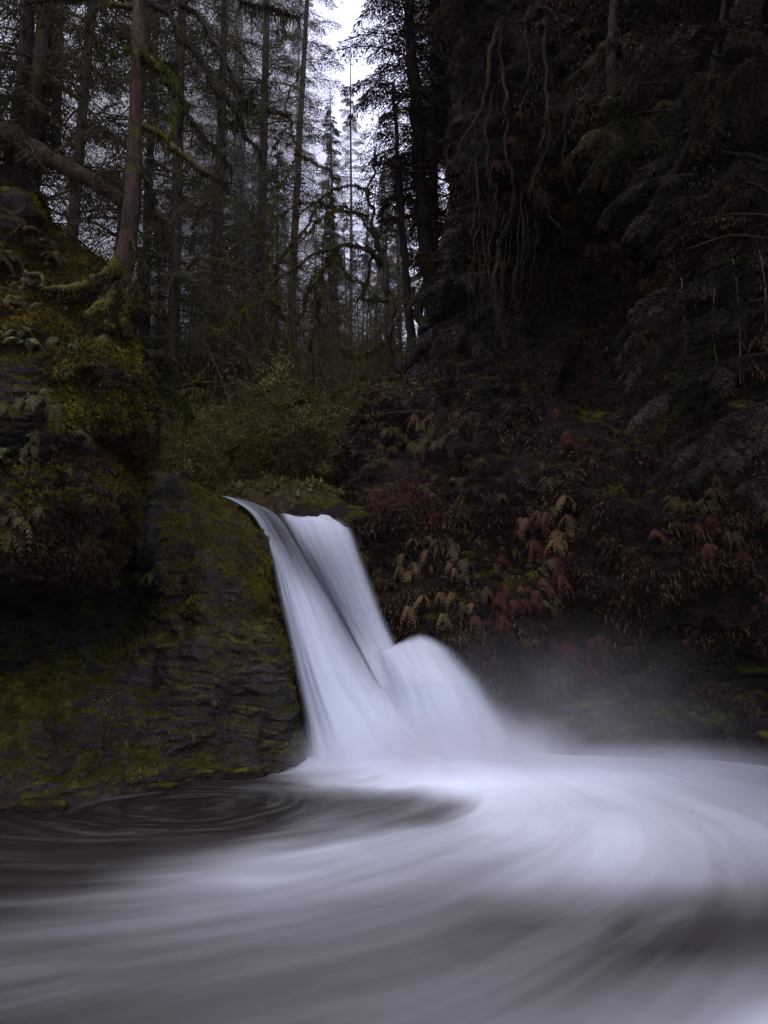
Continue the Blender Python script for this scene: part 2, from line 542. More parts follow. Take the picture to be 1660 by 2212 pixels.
# shoulder and apron under it, down to the pool
cols_b = [(-900, 1960), (-300, 1815), (0, 1756), (150, 1732), (300, 1708), (430, 1690), (540, 1674), (628, 1662), (655, 1640)]
cols_t = [(-900, 1240, 11.0), (-300, 1240, 11.4), (0, 1240, 11.8), (150, 1190, 12.2), (270, 1090, 12.6), (350, 1040, 12.9), (448, 1082, 12.9), (532, 1142, 12.4), (584, 1205, 12.2)]
prof_ledge = [(0, 0), (0.12, 0.10), (0.25, 0.22), (0.40, 0.42), (0.50, 0.62), (0.56, 0.90), (0.70, 0.96), (0.85, 0.98), (1.0, 1.0)]
prof_wall = [(0, 0), (0.12, 0.03), (0.25, 0.06), (0.40, 0.10), (0.50, 0.15), (0.62, 0.22), (0.75, 0.34), (0.88, 0.55), (1.0, 1.0)]
rows = []
for ti in [-0.12] + [i / 12 for i in range(13)]:
    r = []
    for (b, t) in zip(cols_b, cols_t):
        Db = float(water_D(b[1]))
        k = np.clip((b[0] - 300) / 200, 0, 1)
        tt = max(ti, 0)
        s1 = np.interp(tt, [p[0] for p in prof_ledge], [p[1] for p in prof_ledge])
        s2 = np.interp(tt, [p[0] for p in prof_wall], [p[1] for p in prof_wall])
        s = s1 * (1 - k) + s2 * k
        pxx = b[0] + (t[0] - b[0]) * (tt if b[0] < 500 else (0.35 * tt + 0.65 * tt ** 2.2))
        pyy = b[1] + (t[1] - b[1]) * tt
        p = at(pxx, pyy, Db + (t[2] - Db) * s)
        if ti < 0: p = p + np.array([0, 0.05, -0.9])
        r.append(p)
    last = r[-1]
    r.append(last + np.array([0.05, 1.0, -0.1])); r.append(last + np.array([0.0, 3.2, 0.0]))
    rows.append(r)
rows.append([p + np.array([0, 2.2, 0.05]) for p in rows[-1]])
patch("cliff_shoulder", rows, 430, 360, M['cliff_s'], 0.20, 0.05, 21, 0.7, ribs=0.30, label="layered wet rock shoulder between the dark hollow and the waterfall")

# right wall
rp = [1760, 1640, 1450, 1250, 1110, 950, 800, 650, 480, 250, 0, -300]
lx = [800, 800, 800, 770, 740, 770, 860, 960, 1010, 1010, 985, 960]
lD = [12.9, 12.9, 13.0, 13.2, 13.6, 14.2, 14.2, 13.6, 13.2, 12.8, 12.4, 11.8]
rD = [9.4, 9.9, 10.2, 10.2, 10.2, 10.0, 9.8, 9.6, 9.3, 8.8, 8.0, 6.8]
rows = []
for k, py in enumerate(rp):
    r = []
    L0 = lx[k]; RX = 2300
    dl, dr = lD[k], rD[k]
    r.append(at(L0 + 60, py, dl + 6)); 
    r.append(at(L0 + 8, py, dl + 1.2))
    for j in range(8):
        t = j / 7
        px = L0 + (RX - L0) * t
        D = dl + (dr - dl) * (t ** 0.8)
        rec = math.exp(-((px - 1240) / 170) ** 2) * math.exp(-((py - 650) / 260) ** 2)
        D += 2.4 * rec
        rec2 = math.exp(-((px - 1500) / 330) ** 2) * math.exp(-((py - 1500) / 170) ** 2)
        D += 1.1 * rec2
        r.append(at(px, py, D))
    rows.append(r)
top = [p + np.array([0.6, 9.0, 0.5]) for p in rows[-1]]
rows.append(top)
# the foot stays under water
rows[0] = [np.array([p[0], p[1], -0.9]) for p in rows[1]]
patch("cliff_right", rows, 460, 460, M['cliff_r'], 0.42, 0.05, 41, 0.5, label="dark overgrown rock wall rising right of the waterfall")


def find(patchname, px, py):
    """nearest visible surface point of a cliff to a sight line -> position, fine normal, smooth normal"""
    Q, Nf, Nn, X, Y = PATCH[patchname]
    d = (X - px) ** 2 + (Y - py) ** 2
    c = np.where(d < d.min() + 60)[0]
    i = c[np.argmin(Q[c, 1])]
    return Q[i], Nf[i], Nn[i]
#==PART2==

# ------------------------------------------------------------------ the pool
FT = [
    (1640, [(-200, 40), (300, 45), (560, 90), (630, 190), (800, 240), (1000, 245), (1200, 232), (1400, 215), (1660, 190), (1900, 160)]),
    (1665, [(-200, 40), (300, 50), (560, 80), (630, 185), (800, 240), (1000, 245), (1200, 232), (1400, 215), (1660, 190), (1900, 160)]),
    (1700, [(-200, 35), (200, 45), (500, 55), (600, 95), (680, 170), (780, 205), (870, 225), (1000, 240), (1300, 220), (1600, 185), (1900, 150)]),
    (1735, [(-200, 35), (0, 45), (300, 45), (600, 55), (800, 70), (900, 85), (970, 150), (1050, 222), (1300, 215), (1600, 178), (1900, 150)]),
    (1765, [(-200, 35), (0, 42), (300, 45), (600, 55), (720, 85), (850, 80), (940, 110), (1030, 205), (1300, 215), (1600, 178), (1900, 150)]),
    (1800, [(-200, 35), (0, 42), (300, 48), (500, 52), (660, 100), (780, 135), (900, 160), (1100, 205), (1300, 212), (1600, 178), (1900, 150)]),
    (1850, [(-200, 38), (0, 45), (300, 55), (450, 85), (600, 145), (800, 175), (950, 180), (1100, 190), (1300, 200), (1600, 165), (1900, 150)]),
    (1900, [(-200, 42), (0, 48), (200, 62), (350, 115), (550, 172), (800, 170), (1000, 160), (1300, 180), (1500, 160), (1660, 145), (1900, 130)]),
    (1950, [(-200, 60), (0, 78), (200, 115), (400, 150), (600, 150), (800, 140), (1000, 122), (1200, 140), (1400, 125), (1520, 100), (1660, 115), (1900, 110)]),
    (2000, [(-200, 85), (0, 98), (300, 130), (600, 132), (900, 118), (1100, 98), (1300, 95), (1450, 72), (1600, 80), (1900, 90)]),
    (2050, [(-200, 90), (0, 105), (300, 112), (600, 120), (900, 112), (1100, 100), (1300, 86), (1450, 70), (1600, 92), (1900, 110)]),
    (2110, [(-200, 85), (0, 98), (300, 104), (600, 110), (900, 116), (1200, 112), (1400, 108), (1600, 132), (1900, 150)]),
    (2212, [(-200, 70), (0, 84), (400, 98), (800, 108), (1200, 130), (1500, 158), (1660, 185), (1900, 190)]),
    (2500, [(-200, 70), (0, 80), (400, 95), (800, 105), (1200, 130), (1500, 150), (1660, 160), (1900, 160)]),
]


def foam_field(px, py):
    rowsv = np.stack([np.interp(px, [a for a, _ in r], [b for _, b in r]) for _, r in FT], 0)
    ys = np.array([r[0] for r in FT], float)
    i = np.clip(np.searchsorted(ys, py) - 1, 0, len(ys) - 2)
    t = np.clip((py - ys[i]) / (ys[i + 1] - ys[i]), 0, 1)
    ar = np.arange(len(px))
    g = rowsv[i, ar] * (1 - t) + rowsv[i + 1, ar] * t
    lin = (g / 255.0) ** 2.2
    return np.clip(lin / 0.92 - 0.012, 0, 1)


wx = axis([(-40, -7, 1.5), (-7, 7.5, 0.045), (7.5, 40, 1.5)])
wy = axis([(-30, 2, 1.5), (2, 13.6, 0.045)])
WX, WY = np.meshgrid(wx, wy)
# flow coordinates around the dark eddy left of the falls
cx, cyy = -2.3, 9.0
ang = R(12)
dx, dy = WX - cx, WY - cyy
wob = fbm(np.stack([WX * 0.5, WY * 0.5, 0 * WX], -1), 3, 77) * 0.25
ex = (dx * math.cos(ang) + dy * math.sin(ang)) / 1.75
ey = (-dx * math.sin(ang) + dy * math.cos(ang)) / 1.0
rr = np.sqrt(ex ** 2 + ey ** 2) + wob
th = np.arctan2(ey, ex)
# streaks drawn out along the flow: round the eddy on the left, and fanning clockwise from the foot of the falls
kk = smooth(0.5, 1.6, rr)
rsp = rr + 0.10 * th * kk
eS = fbm(np.stack([np.cos(th) * 1.3, np.sin(th) * 1.3, rsp * 3.2], -1), 4, 31, 0.62)
eF = fbm(np.stack([np.cos(th) * 1.1, np.sin(th) * 1.1, rsp * 15 + 0.8 * eS], -1), 4, 57, 0.75)
fx, fy = WX - 0.9, WY - 11.6
fr_ = np.sqrt(fx ** 2 + fy ** 2)
fph = np.arctan2(fy, fx) + np.where(fy > 0.6, -0.0, 0.0)
wv = fbm(np.stack([WX * 0.35, WY * 0.35, 0 * WX], -1), 2, 78) * 0.08
psi = fph + 0.175 * fr_ + wv
fS = fbm(np.stack([psi * 4.2, fr_ * 0.42, 0 * WX], -1), 4, 33, 0.6)
fF = fbm(np.stack([psi * 26, fr_ * 0.75, 0 * WX], -1), 4, 59, 0.65)
inE = smooth(1.75, 1.05, rr)
streak = eS * inE + fS * (1 - inE); fineS = eF * inE + fF * (1 - inE)
hz = 0.03 * fbm(np.stack([psi * 3, fr_ * 0.5, 0 * WX], -1), 3, 91) * (1 - inE)
# heap up where the falls land
pile = 0.20 * np.exp(-((WX - 0.7) / 1.9) ** 2 - ((WY - 11.3) / 0.75) ** 2) + 0.04 * np.exp(-((WX - 2.4) / 3.2) ** 2 - ((WY - 10.7) / 0.9) ** 2)
ZZ = hz + pile * (1 + 0.15 * streak)
G3 = np.stack([WX, WY, ZZ], -1)
mb = MB(); mb.grid(G3)
pX, pY = proj(np.stack([WX, WY, 0 * WX], -1))
pX = pX + 22 * streak * 2; pY = np.where(WY < 1.5, 2400, pY) + 10 * streak
foam = foam_field(pX.ravel(), pY.ravel()).reshape(WX.shape)
side = smooth(5.0, 9, np.abs(WX)) * 0.5
foam = foam * (1 - side)
mid_f = np.sqrt(np.clip(foam * (1 - foam), 0, 1))
foam2 = np.clip(foam * (1 + 0.30 * streak * (1 - foam * 0.85)) + 0.10 * mid_f * fineS * (1 - foam), 0.0, 1)
# thin bright threads in the dark eddy
thr = np.clip(fineS * 1.2 - 0.1, 0, 1) * np.clip(1 - foam * 5, 0, 1) * 0.05 * np.clip(0.9 + eS, 0, 2)
foam2 = np.clip(foam2 + thr, 0, 1)

N = NT("pool_water")
at_ = N.n('ShaderNodeAttribute', attribute_name='foam')
g_ = N.n('ShaderNodeNewGeometry')
uvn = N.n('ShaderNodeUVMap', uv_map='flow')
sv = N.mapping(uvn.outputs[0], (34.0, 8.0, 1))
n1 = N.noise(1.0, 5, 0.6, sv)
fo = N.math('ADD', at_.outputs['Fac'], N.math('MULTIPLY', N.math('SUBTRACT', n1, 0.5), N.math('MULTIPLY', at_.outputs['Fac'], 0.12)), clamp=True)
cdark = N.mix(N.noise(0.5, 2, 0.5, g_.outputs['Position']), (0.008, 0.005, 0.005), (0.018, 0.013, 0.012))
cfo = N.ramp(fo, [(0.0, (0.52, 0.51, 0.50)), (0.32, (0.62, 0.63, 0.69)), (0.75, (0.80, 0.87, 0.97))])
cw = N.mix(fo, cdark, cfo)
pw = N.pbsdf(cw, N.math('MULTIPLY_ADD', fo, 0.45, 0.35, clamp=True), 0.10, N.bump(n1, 0.05, 0.03))
M['water'] = N.surf(pw.outputs[0])
pool = mb.build("pool_water", M['water'], smooth=True)
tag(pool, "pool of blurred foaming water under the falls", kind='structure')
a_ = pool.data.attributes.new('foam', 'FLOAT', 'POINT'); a_.data.foreach_set('value', foam2.astype(np.float32).ravel())
uv = pool.data.uv_layers.new(name='flow')
vi = np.empty(len(pool.data.loops), np.int32); pool.data.loops.foreach_get('vertex_index', vi)
UVv = np.stack([psi, fr_ * 0.12], -1).reshape(-1, 2)
uv.data.foreach_set('uv', UVv[vi].astype(np.float32).ravel())

# stream above the lip
mb = MB()
srow = []
for (l, r_) in (((-3.9, 19.0, 4.6), (-2.6, 19.5, 4.6)), ((-3.9, 15.6, 4.42), (-2.0, 16.0, 4.42)), ((-3.4, 14.2, 4.33), (-1.2, 14.4, 4.30)), ((-3.1, 13.6, 4.22), (-0.8, 13.7, 4.15))):
    srow.append(spline([l, r_], 12))
mb.grid(spline(np.stack(srow).reshape(4, -1), 24).reshape(24, 12, 3))

# ------------------------------------------------------------------ the waterfall


def mat_fall(name, dark=0.0):
    N = NT(name)
    al = N.n('ShaderNodeAttribute', attribute_name='alpha'); wh = N.n('ShaderNodeAttribute', attribute_name='white')
    uvn = N.n('ShaderNodeUVMap', uv_map='flow')
    oi = N.n('ShaderNodeObjectInfo')
    ofs = N.n('ShaderNodeVectorMath', operation='ADD'); N.l(uvn.outputs[0], ofs.inputs[0]); N.l(oi.outputs['Random'], ofs.inputs[1])
    n1 = N.noise(1.0, 5, 0.6, N.mapping(ofs.outputs[0], (8, 0.8, 1)))
    n2 = N.noise(1.0, 3, 0.5, N.mapping(ofs.outputs[0], (5, 0.7, 1)))
    s = N.math('ADD', N.math('MULTIPLY', n1, 0.45), N.math('MULTIPLY', n2, 0.55))
    k = N.math('MULTIPLY_ADD', N.math('SUBTRACT', s, 0.5), 0.55, wh.outputs['Fac'], clamp=True)
    c = N.mix(k, (0.09, 0.09, 0.10), (0.82, 0.88, 0.98))
    a1 = N.math('ADD', N.math('MULTIPLY', al.outputs['Fac'], 1.35), N.math('MULTIPLY', N.math('SUBTRACT', s, 0.54), 0.5))
    a2 = N.math('MULTIPLY', N.math('MULTIPLY', a1, 1.0, clamp=True), N.math('MULTIPLY', al.outputs['Fac'], 1.6, clamp=True), clamp=True)
    p = N.pbsdf(c, 0.6, 0.15)
    tl = N.n('ShaderNodeBsdfTranslucent'); N.l(c, tl.inputs['Color'])
    m1 = N.n('ShaderNodeMixShader'); m1.inputs[0].default_value = 0.3
    N.l(p.outputs[0], m1.inputs[1]); N.l(tl.outputs[0], m1.inputs[2])
    tp = N.n('ShaderNodeBsdfTransparent')
    mx = N.n('ShaderNodeMixShader'); N.l(a2, mx.inputs[0]); N.l(tp.outputs[0], mx.inputs[1]); N.l(m1.outputs[0], mx.inputs[2])
    return N.surf(mx.outputs[0])


M['fall'] = mat_fall("falling_water")
fall_base = at(900, 1650, 11.4)
fall = empty("waterfall", fall_base, "silky white waterfall pouring over the rock lip into the pool", "waterfall")


def stream(name, rows, parent, push=0.0, widen=0.0, amul=1.0, edge=0.16, topfade=0.0, botfade=0.06, bulge=0.35, seed=0, crest=None, label=None):
    """rows: (Lpx,Lpy,LD, Rpx,Rpy,RD, white_left, white_mid, white_right)"""
    nu, nv = 90, 220
    A = np.array([np.concatenate([at(*r[0:3]), at(*r[3:6]), r[6:9]]) for r in rows])
    S = spline(A, nv)
    L, Rr, Wt = S[:, :3], S[:, 3:6], np.clip(S[:, 6:9], 0, 1)
    u = np.linspace(0, 1, nu); v = np.linspace(0, 1, nv)
    ue = (u - 0.5) * (1 + widen) + 0.5
    P = L[:, None] * (1 - ue)[None, :, None] + Rr[:, None] * ue[None, :, None]
    wdt = np.linalg.norm(Rr - L, axis=1)
    P[..., 1] -= (bulge * np.minimum(wdt, 1.4)[:, None] * (1 - (2 * u - 1) ** 2)[None] + push)
    UV = np.stack(np.broadcast_arrays(u[None, :], v[:, None]), -1)
    ns = fbm(np.stack([UV[..., 0] * 7 + seed, UV[..., 1] * 1.5, 0 * UV[..., 0]], -1), 3, 3 + seed)
    P[..., 1] += 0.05 * ns
    if crest is not None:
        cu = np.interp(u, [c[0] for c in crest], [c[1] for c in crest]); cu = np.convolve(np.pad(cu, 6, mode='edge'), np.ones(13) / 13, 'valid')
        P[..., 2] += cu[None] * np.exp(-(v / 0.16) ** 2)[:, None]
    white = np.where(u[None] < 0.5, Wt[:, :1] * (1 - 2 * u[None]) + Wt[:, 1:2] * 2 * u[None], Wt[:, 1:2] * (2 - 2 * u[None]) + Wt[:, 2:3] * (2 * u[None] - 1))
    el, er = (edge, edge) if np.isscalar(edge) else edge
    alpha = smooth(0, el, u[None] + 0.03 * ns) * smooth(0, er, 1 - u[None] + 0.03 * ns)
    if topfade: alpha = alpha * smooth(0, topfade, v[:, None] + 0.01 * ns)
    alpha = alpha * (1 - smooth(1 - botfade, 1.0, v[:, None] + 0 * u[None]) * (1.0 if botfade > 0.3 else 0.8))
    mb = MB(); mb.grid(P)
    o = mb.build(name, M['fall'], parent, fall_base if parent is not None else None, smooth=True)
    for nm, ar in (('alpha', alpha * amul), ('white', white)):
        a = o.data.attributes.new(nm, 'FLOAT', 'POINT'); a.data.foreach_set('value', np.broadcast_to(ar, (nv, nu)).astype(np.float32).ravel())
    uvl = o.data.uv_layers.new(name='flow')
    vi = np.empty(len(o.data.loops), np.int32); o.data.loops.foreach_get('vertex_index', vi)
    uvl.data.foreach_set('uv', UV.reshape(-1, 2)[vi].astype(np.float32).ravel())
    if label: o['label'] = label
    return o


left = [
    (455, 1066, 14.2, 486, 1070, 14.6, .9, .6, .5),
    (496, 1080, 13.5, 560, 1090, 13.9, .9, .3, .3),
    (536, 1106, 13.0, 612, 1118, 13.3, .75, .10, .25),
    (566, 1150, 12.6, 655, 1182, 12.9, .6, .05, .2),
    (584, 1200, 12.3, 690, 1240, 12.7, .85, .35, .2),
    (600, 1280, 12.1, 735, 1310, 12.4, 1, .9, .2),
    (620, 1370, 11.9, 780, 1390, 12.2, 1, 1, .4),
    (638, 1470, 11.7, 845, 1480, 12.0, 1, 1, .8),
    (652, 1570, 11.5, 950, 1580, 11.7, 1, 1, 1),
    (650, 1680, 11.2, 1110, 1680, 11.3, 1, 1, 1),
]
right = [
    (590, 1122, 14.2, 748, 1116, 14.2, .8, .9, .9),
    (594, 1114, 13.6, 752, 1120, 13.6, .8, 1, 1),
    (612, 1145, 13.2, 772, 1150, 13.2, .5, .95, 1),
    (640, 1200, 12.9, 794, 1215, 13.0, .12, .6, 1),
    (685, 1280, 12.8, 824, 1300, 12.8, .10, .6, 1),
    (730, 1360, 12.6, 856, 1375, 12.6, .25, .75, 1),
    (770, 1440, 12.25, 905, 1450, 12.5, .75, .95, .95),
    (800, 1540, 12.0, 1000, 1540, 12.3, .95, 1, 1),
    (840, 1680, 11.6, 1110, 1680, 11.9, 1, 1, 1),
]
lower = [
    (785, 1420, 12.9, 1000, 1420, 12.7, .85, .9, .85),
    (785, 1405, 12.5, 1020, 1418, 12.4, .9, .9, .85),
    (800, 1450, 12.1, 1072, 1466, 12.1, .9, .95, .85),
    (815, 1520, 11.9, 1125, 1545, 11.9, 1, .95, .9),
    (830, 1590, 11.7, 1165, 1605, 11.7, 1, 1, .95),
    (830, 1680, 11.3, 1215, 1680, 11.4, 1, 1, 1),
]
CR1 = [(0, 0.0), (0.18, 0.02), (0.36, -0.10), (0.5, -0.03), (0.62, 0.04), (0.72, 0.03), (0.82, 0.11), (1, -0.02)]
CR2 = [(0, -0.05), (0.18, 0.08), (0.30, 0.22), (0.5, 0.44), (0.66, 0.40), (0.85, 0.2), (1, -0.05)]
stream("right_stream", right, fall, 0, 0, 1.0, (0.25, 0.28), bulge=0.25, seed=1, crest=CR1, topfade=0.03)
stream("right_stream_veil", right[1:7], fall, 0.10, 0.10, 0.6, (0.35, 0.35), topfade=0.1, botfade=0.5, bulge=0.25, seed=2)
stream("lower_stream", lower, fall, 0.0, 0.0, 1.0, (0.35, 0.50), bulge=0.40, seed=3, crest=CR2, topfade=0.20)
stream("lower_stream_veil", lower[1:], fall, 0.12, 0.16, 0.55, (0.45, 0.5), topfade=0.45, bulge=0.42, seed=4, crest=CR2)
stream("left_stream", left, fall, 0.02, 0, 1.0, (0.20, 0.3), bulge=0.28, seed=5, topfade=0.05)
stream("left_stream_veil", left[3:], fall, 0.12, 0.08, 0.6, (0.22, 0.45), topfade=0.16, bulge=0.3, seed=6)
# small water running in above the lip
so = mb.build if False else None

# rocks behind the falls and on the lip


def rock(name, ctr, size, mat, seed, label, cat="rock", group=None, flat=0.5, rot=0.0, sub=5, strata=0.06):
    import bmesh
    bm = bmesh.new(); bmesh.ops.create_icosphere(bm, subdivisions=sub, radius=1.0)
    V = np.array([v.co[:] for v in bm.verts])
    V = np.sign(V) * np.abs(V) ** 0.8
    V = V * np.asarray(size)
    c, s_ = math.cos(rot), math.sin(rot)
    V = V @ np.array([[c, s_, 0], [-s_, c, 0], [0, 0, 1]])
    n = fbm(V * 1.1 + seed, 4, seed); n2 = fbm(V * np.array([2, 2, 9]) + seed, 4, seed + 2)
    sc_ = min(size)
    V = V + nrm(V) * (n * 0.25 * sc_ + n2 * strata)[:, None]
    F = [[v.index for v in f.verts] for f in bm.faces]
    bm.free()
    mb = MB(); mb.add(V + np.asarray(ctr), T=np.array(F))
    o = mb.build(name, mat, None, ctr, smooth=False)
    tag(o, label, cat, group)
    return o


M['lip'] = mat_cliff("lip_rock", 0.66)
rock("mossy_rock", at(660, 1092, 14.6), (0.85, 0.7, 0.26), M['lip'], 3, "flat mossy slab just above the right crest of the waterfall", strata=0.05)
rock("mossy_rock", at(705, 1078, 15.3), (0.75, 0.6, 0.22), M['lip'], 8, "small mossy slab behind the slab above the right crest", strata=0.05)
rock("mossy_rock", at(800, 1128, 14.0), (0.7, 0.8, 0.35), M['lip'], 12, "dark mossy boulder right of the waterfall's upper crest")
rock("wet_rock", at(700, 1330, 13.7), (1.0, 0.8, 2.2), M['cliff_r'], 15, "dark wet rock face behind the two upper streams of the falls")
rock("wet_rock", at(900, 1480, 13.8), (1.1, 0.75, 0.95), M['cliff_r'], 19, "dark wet rock hump under the lower bounce of the falls")
rock("wet_rock", at(760, 1520, 13.5), (1.3, 0.9, 0.9), M['cliff_r'], 23, "dark wet rock behind the foot of the left stream")

for px, py, sz, sd_, lab in ((90, 1748, (0.30, 0.22, 0.12), 31, "low wet rock awash at the left waterline"), (345, 1704, (0.26, 0.2, 0.10), 35, "dark wet rock awash below the layered ledge"),
                             (520, 1680, (0.34, 0.22, 0.15), 37, "dark wet rock at the waterline just left of the falls")):
    p_ = at(px, py, float(water_D(py)) + 0.05); rock("wet_rock", p_, sz, M['cliff_r'], sd_, lab, flat=0.5, sub=4, strata=0.02)

# ------------------------------------------------------------------ mist at the foot of the falls
def mist_box(name, ctr, half, blobs, colr, label):
    mb = MB()
    h = np.array(half); V = np.array([[x, y, z] for x in (-1, 1) for y in (-1, 1) for z in (-1, 1)]) * h + np.array(ctr)
    mb.add(V, np.array([(0, 1, 3, 2), (4, 6, 7, 5), (0, 4, 5, 1), (2, 3, 7, 6), (0, 2, 6, 4), (1, 5, 7, 3)]))
    N = NT(name)
    g = N.n('ShaderNodeNewGeometry')
    tot = None
    for (c, r, d) in blobs:
        m = N.n('ShaderNodeMapping'); m.vector_type = 'POINT'
        m.inputs['Scale'].default_value = [1 / a for a in r]; m.inputs['Location'].default_value = [-a / b for a, b in zip(c, r)]
        N.l(g.outputs['Position'], m.inputs['Vector'])
        gr = N.n('ShaderNodeTexGradient', gradient_type='SPHERICAL'); N.l(m.outputs[0], gr.inputs['Vector'])
        x = N.math('MULTIPLY', N.math('POWER', gr.outputs['Fac'], 1.8), d)
        tot = x if tot is None else N.math('ADD', tot, x)
    nz = N.noise(1.3, 3, 0.6, g.outputs['Position'])
    tot = N.math('MULTIPLY', tot, N.math('MULTIPLY_ADD', nz, 2.6, -0.3, clamp=False))
    tot = N.math('MAXIMUM', tot, 0.0)
    pv = N.n('ShaderNodeVolumePrincipled'); pv.inputs['Color'].default_value = col(colr); N.l(tot, pv.inputs['Density'])
    pv.inputs['Anisotropy'].default_value = 0.2
    N.l(pv.outputs[0], N.out.inputs['Volume'])
    o = mb.build(name, N.m); tag(o, label, "mist", kind='stuff')
    return o


mist_box("mist", (2.2, 11.1, 1.15), (4.2, 1.25, 1.2), [
    ((0.8, 11.0, 0.0), (2.7, 1.2, 1.1), 6.5),
    ((2.6, 11.2, 0.3), (3.6, 1.3, 2.2), 0.42),
    ((2.2, 10.9, 0.0), (3.6, 1.0, 0.5), 1.2),
    ((4.2, 11.0, 0.0), (3.0, 1.0, 0.5), 2.6),
], (0.95, 0.945, 0.985), "pale spray drifting right from the foot of the waterfall")
mist_box("mist", (-4.0, 37.0, 21.0), (22, 20, 20), [((-9.8, 30.0, 24.0), (8.5, 14, 15), 0.42), ((-9.5, 33.0, 16.0), (12, 15, 14), 0.24), ((-3.0, 38.0, 12.0), (18, 18, 11), 0.07)],
         (0.975, 0.98, 0.99), "pale mist hanging between the far trees above the gap")
#==PART3==

# ------------------------------------------------------------------ foliage generators
UP = np.array([0, 0, 1.0])


def spray(mb, p0, d, L, rng, n=12, m=4, lf=0.15, wf=0.02, rise=0.12, droop=0.35, spread=0.40, twigmb=None, hang=0.15):
    """one flat conifer bough: twigs on both sides of an axis, each set with small leaves"""
    d = nrm(d)
    s = np.linspace(0.1, 1, n) + rng.uniform(-0.02, 0.02, n)
    Ax = lambda s: p0 + d * (L * s)[:, None] + UP * (L * (rise * s - droop * s ** 2))[:, None]
    A = Ax(s)
    T = nrm(d + UP * (rise - 2 * droop * s)[:, None])
    S = nrm(np.cross(T, UP))
    if twigmb is not None:
        tt = np.linspace(0, 1, 5); twigmb.tube(Ax(tt), L * 0.012 * (1.15 - tt) + 0.003, 4, cap=False)
    for sg in (-1, 1):
        td = nrm(T * rng.uniform(0.4, 0.9, n)[:, None] + sg * S * 0.8 + UP * rng.uniform(-hang - 0.25, -hang + 0.2, n)[:, None])
        tl = L * spread * (1.08 - s) ** 0.7 * rng.uniform(0.6, 1.15, n) + lf * 0.6
        r = (np.arange(m) + 0.5) / m
        q = A[:, None] + td[:, None] * (tl[:, None] * r[None])[..., None] + UP * (-hang * tl[:, None] * r[None] ** 2)[..., None]
        pn = nrm(np.cross(td, UP))
        for s2 in (-1, 1):
            ax = nrm(td[:, None] * 0.75 + s2 * 0.55 * pn[:, None] + rng.normal(0, 0.18, (n, m, 3)) - UP * 0.12)
            sd = nrm(np.cross(ax, UP + rng.normal(0, 0.5, (n, m, 3))))
            ln = lf * rng.uniform(0.7, 1.3, (n, m)) * (1.1 - 0.4 * r[None])
            mb.kites(q.reshape(-1, 3), ax.reshape(-1, 3), sd.reshape(-1, 3), ln.ravel(), (wf * ln / lf).ravel())


def conifer_meshes(H, r0, start, Lmax, nb, seed, droop=0.3, lf=0.15, wf=0.016, n=13, m=4, leafmat='fir', barkmat='bark', vis=1.0, power=0.8):
    rng = np.random.default_rng(seed)
    t = np.linspace(0, 1, 14)
    sway = np.stack([0.25 * np.sin(t * 3 + seed), 0.25 * np.cos(t * 2.3 + seed), 0 * t], -1) * t[:, None]
    P = sway + np.stack([0 * t, 0 * t, H * t - 0.4], -1)
    R_ = r0 * (1 - t) ** 0.85 + 0.02; R_[0] *= 1.5
    tm = MB(); tm.tube(P, R_, 9, lump=0.12, seed=seed)
    fm = MB(); bmk = MB()
    for i in range(nb):
        f = start + (vis - start) * ((i + rng.uniform()) / nb) ** 1.0
        z = H * f
        k = (f - start) / (1 - start)
        L = Lmax * max(0.08, (1 - k) ** power) * rng.uniform(0.55, 1.1) * (0.6 + 0.4 * min(1, k * 5))
        a = rng.uniform(0, 2 * np.pi)
        d = np.array([math.cos(a), math.sin(a), 0])
        p = np.array([np.interp(f, t, sway[:, 0]), np.interp(f, t, sway[:, 1]), z])
        spray(fm, p, d, L, rng, n, m, lf, wf, rise=rng.uniform(0.0, 0.25), droop=droop * rng.uniform(0.6, 1.3), twigmb=bmk, hang=0.2)
    # dead snags below the crown
    for i in range(14):
        z = H * start * rng.uniform(0.25, 1.1); a = rng.uniform(0, 6.28); L = rng.uniform(0.4, 1.6)
        q = np.array([0, 0, z]); d = np.array([math.cos(a), math.sin(a), rng.uniform(-0.3, 0.3)])
        bmk.tube(spline([q, q + d * L * 0.5, q + d * L - UP * 0.15 * L], 5), np.linspace(0.02, 0.006, 5), 4, cap=False)
    return (tm.mesh("trunk", M[barkmat], smooth=True), bmk.mesh("branches", M[barkmat], smooth=True), fm.mesh("crown", M[leafmat]))


def tree_from(meshes, loc, rz, s, name, label, cat, group=None, tilt=(0, 0)):
    r = empty(name, loc, label, cat, group)
    r.rotation_euler = (tilt[0] + 0.035 * math.sin(rz * 7), tilt[1] + 0.035 * math.cos(rz * 11), rz); r.scale = (s, s, s)
    for nm, me in zip(("trunk", "branches", "crown"), meshes):
        o = bpy.data.objects.new(nm, me); C.objects.link(o); o.parent = r
    return r


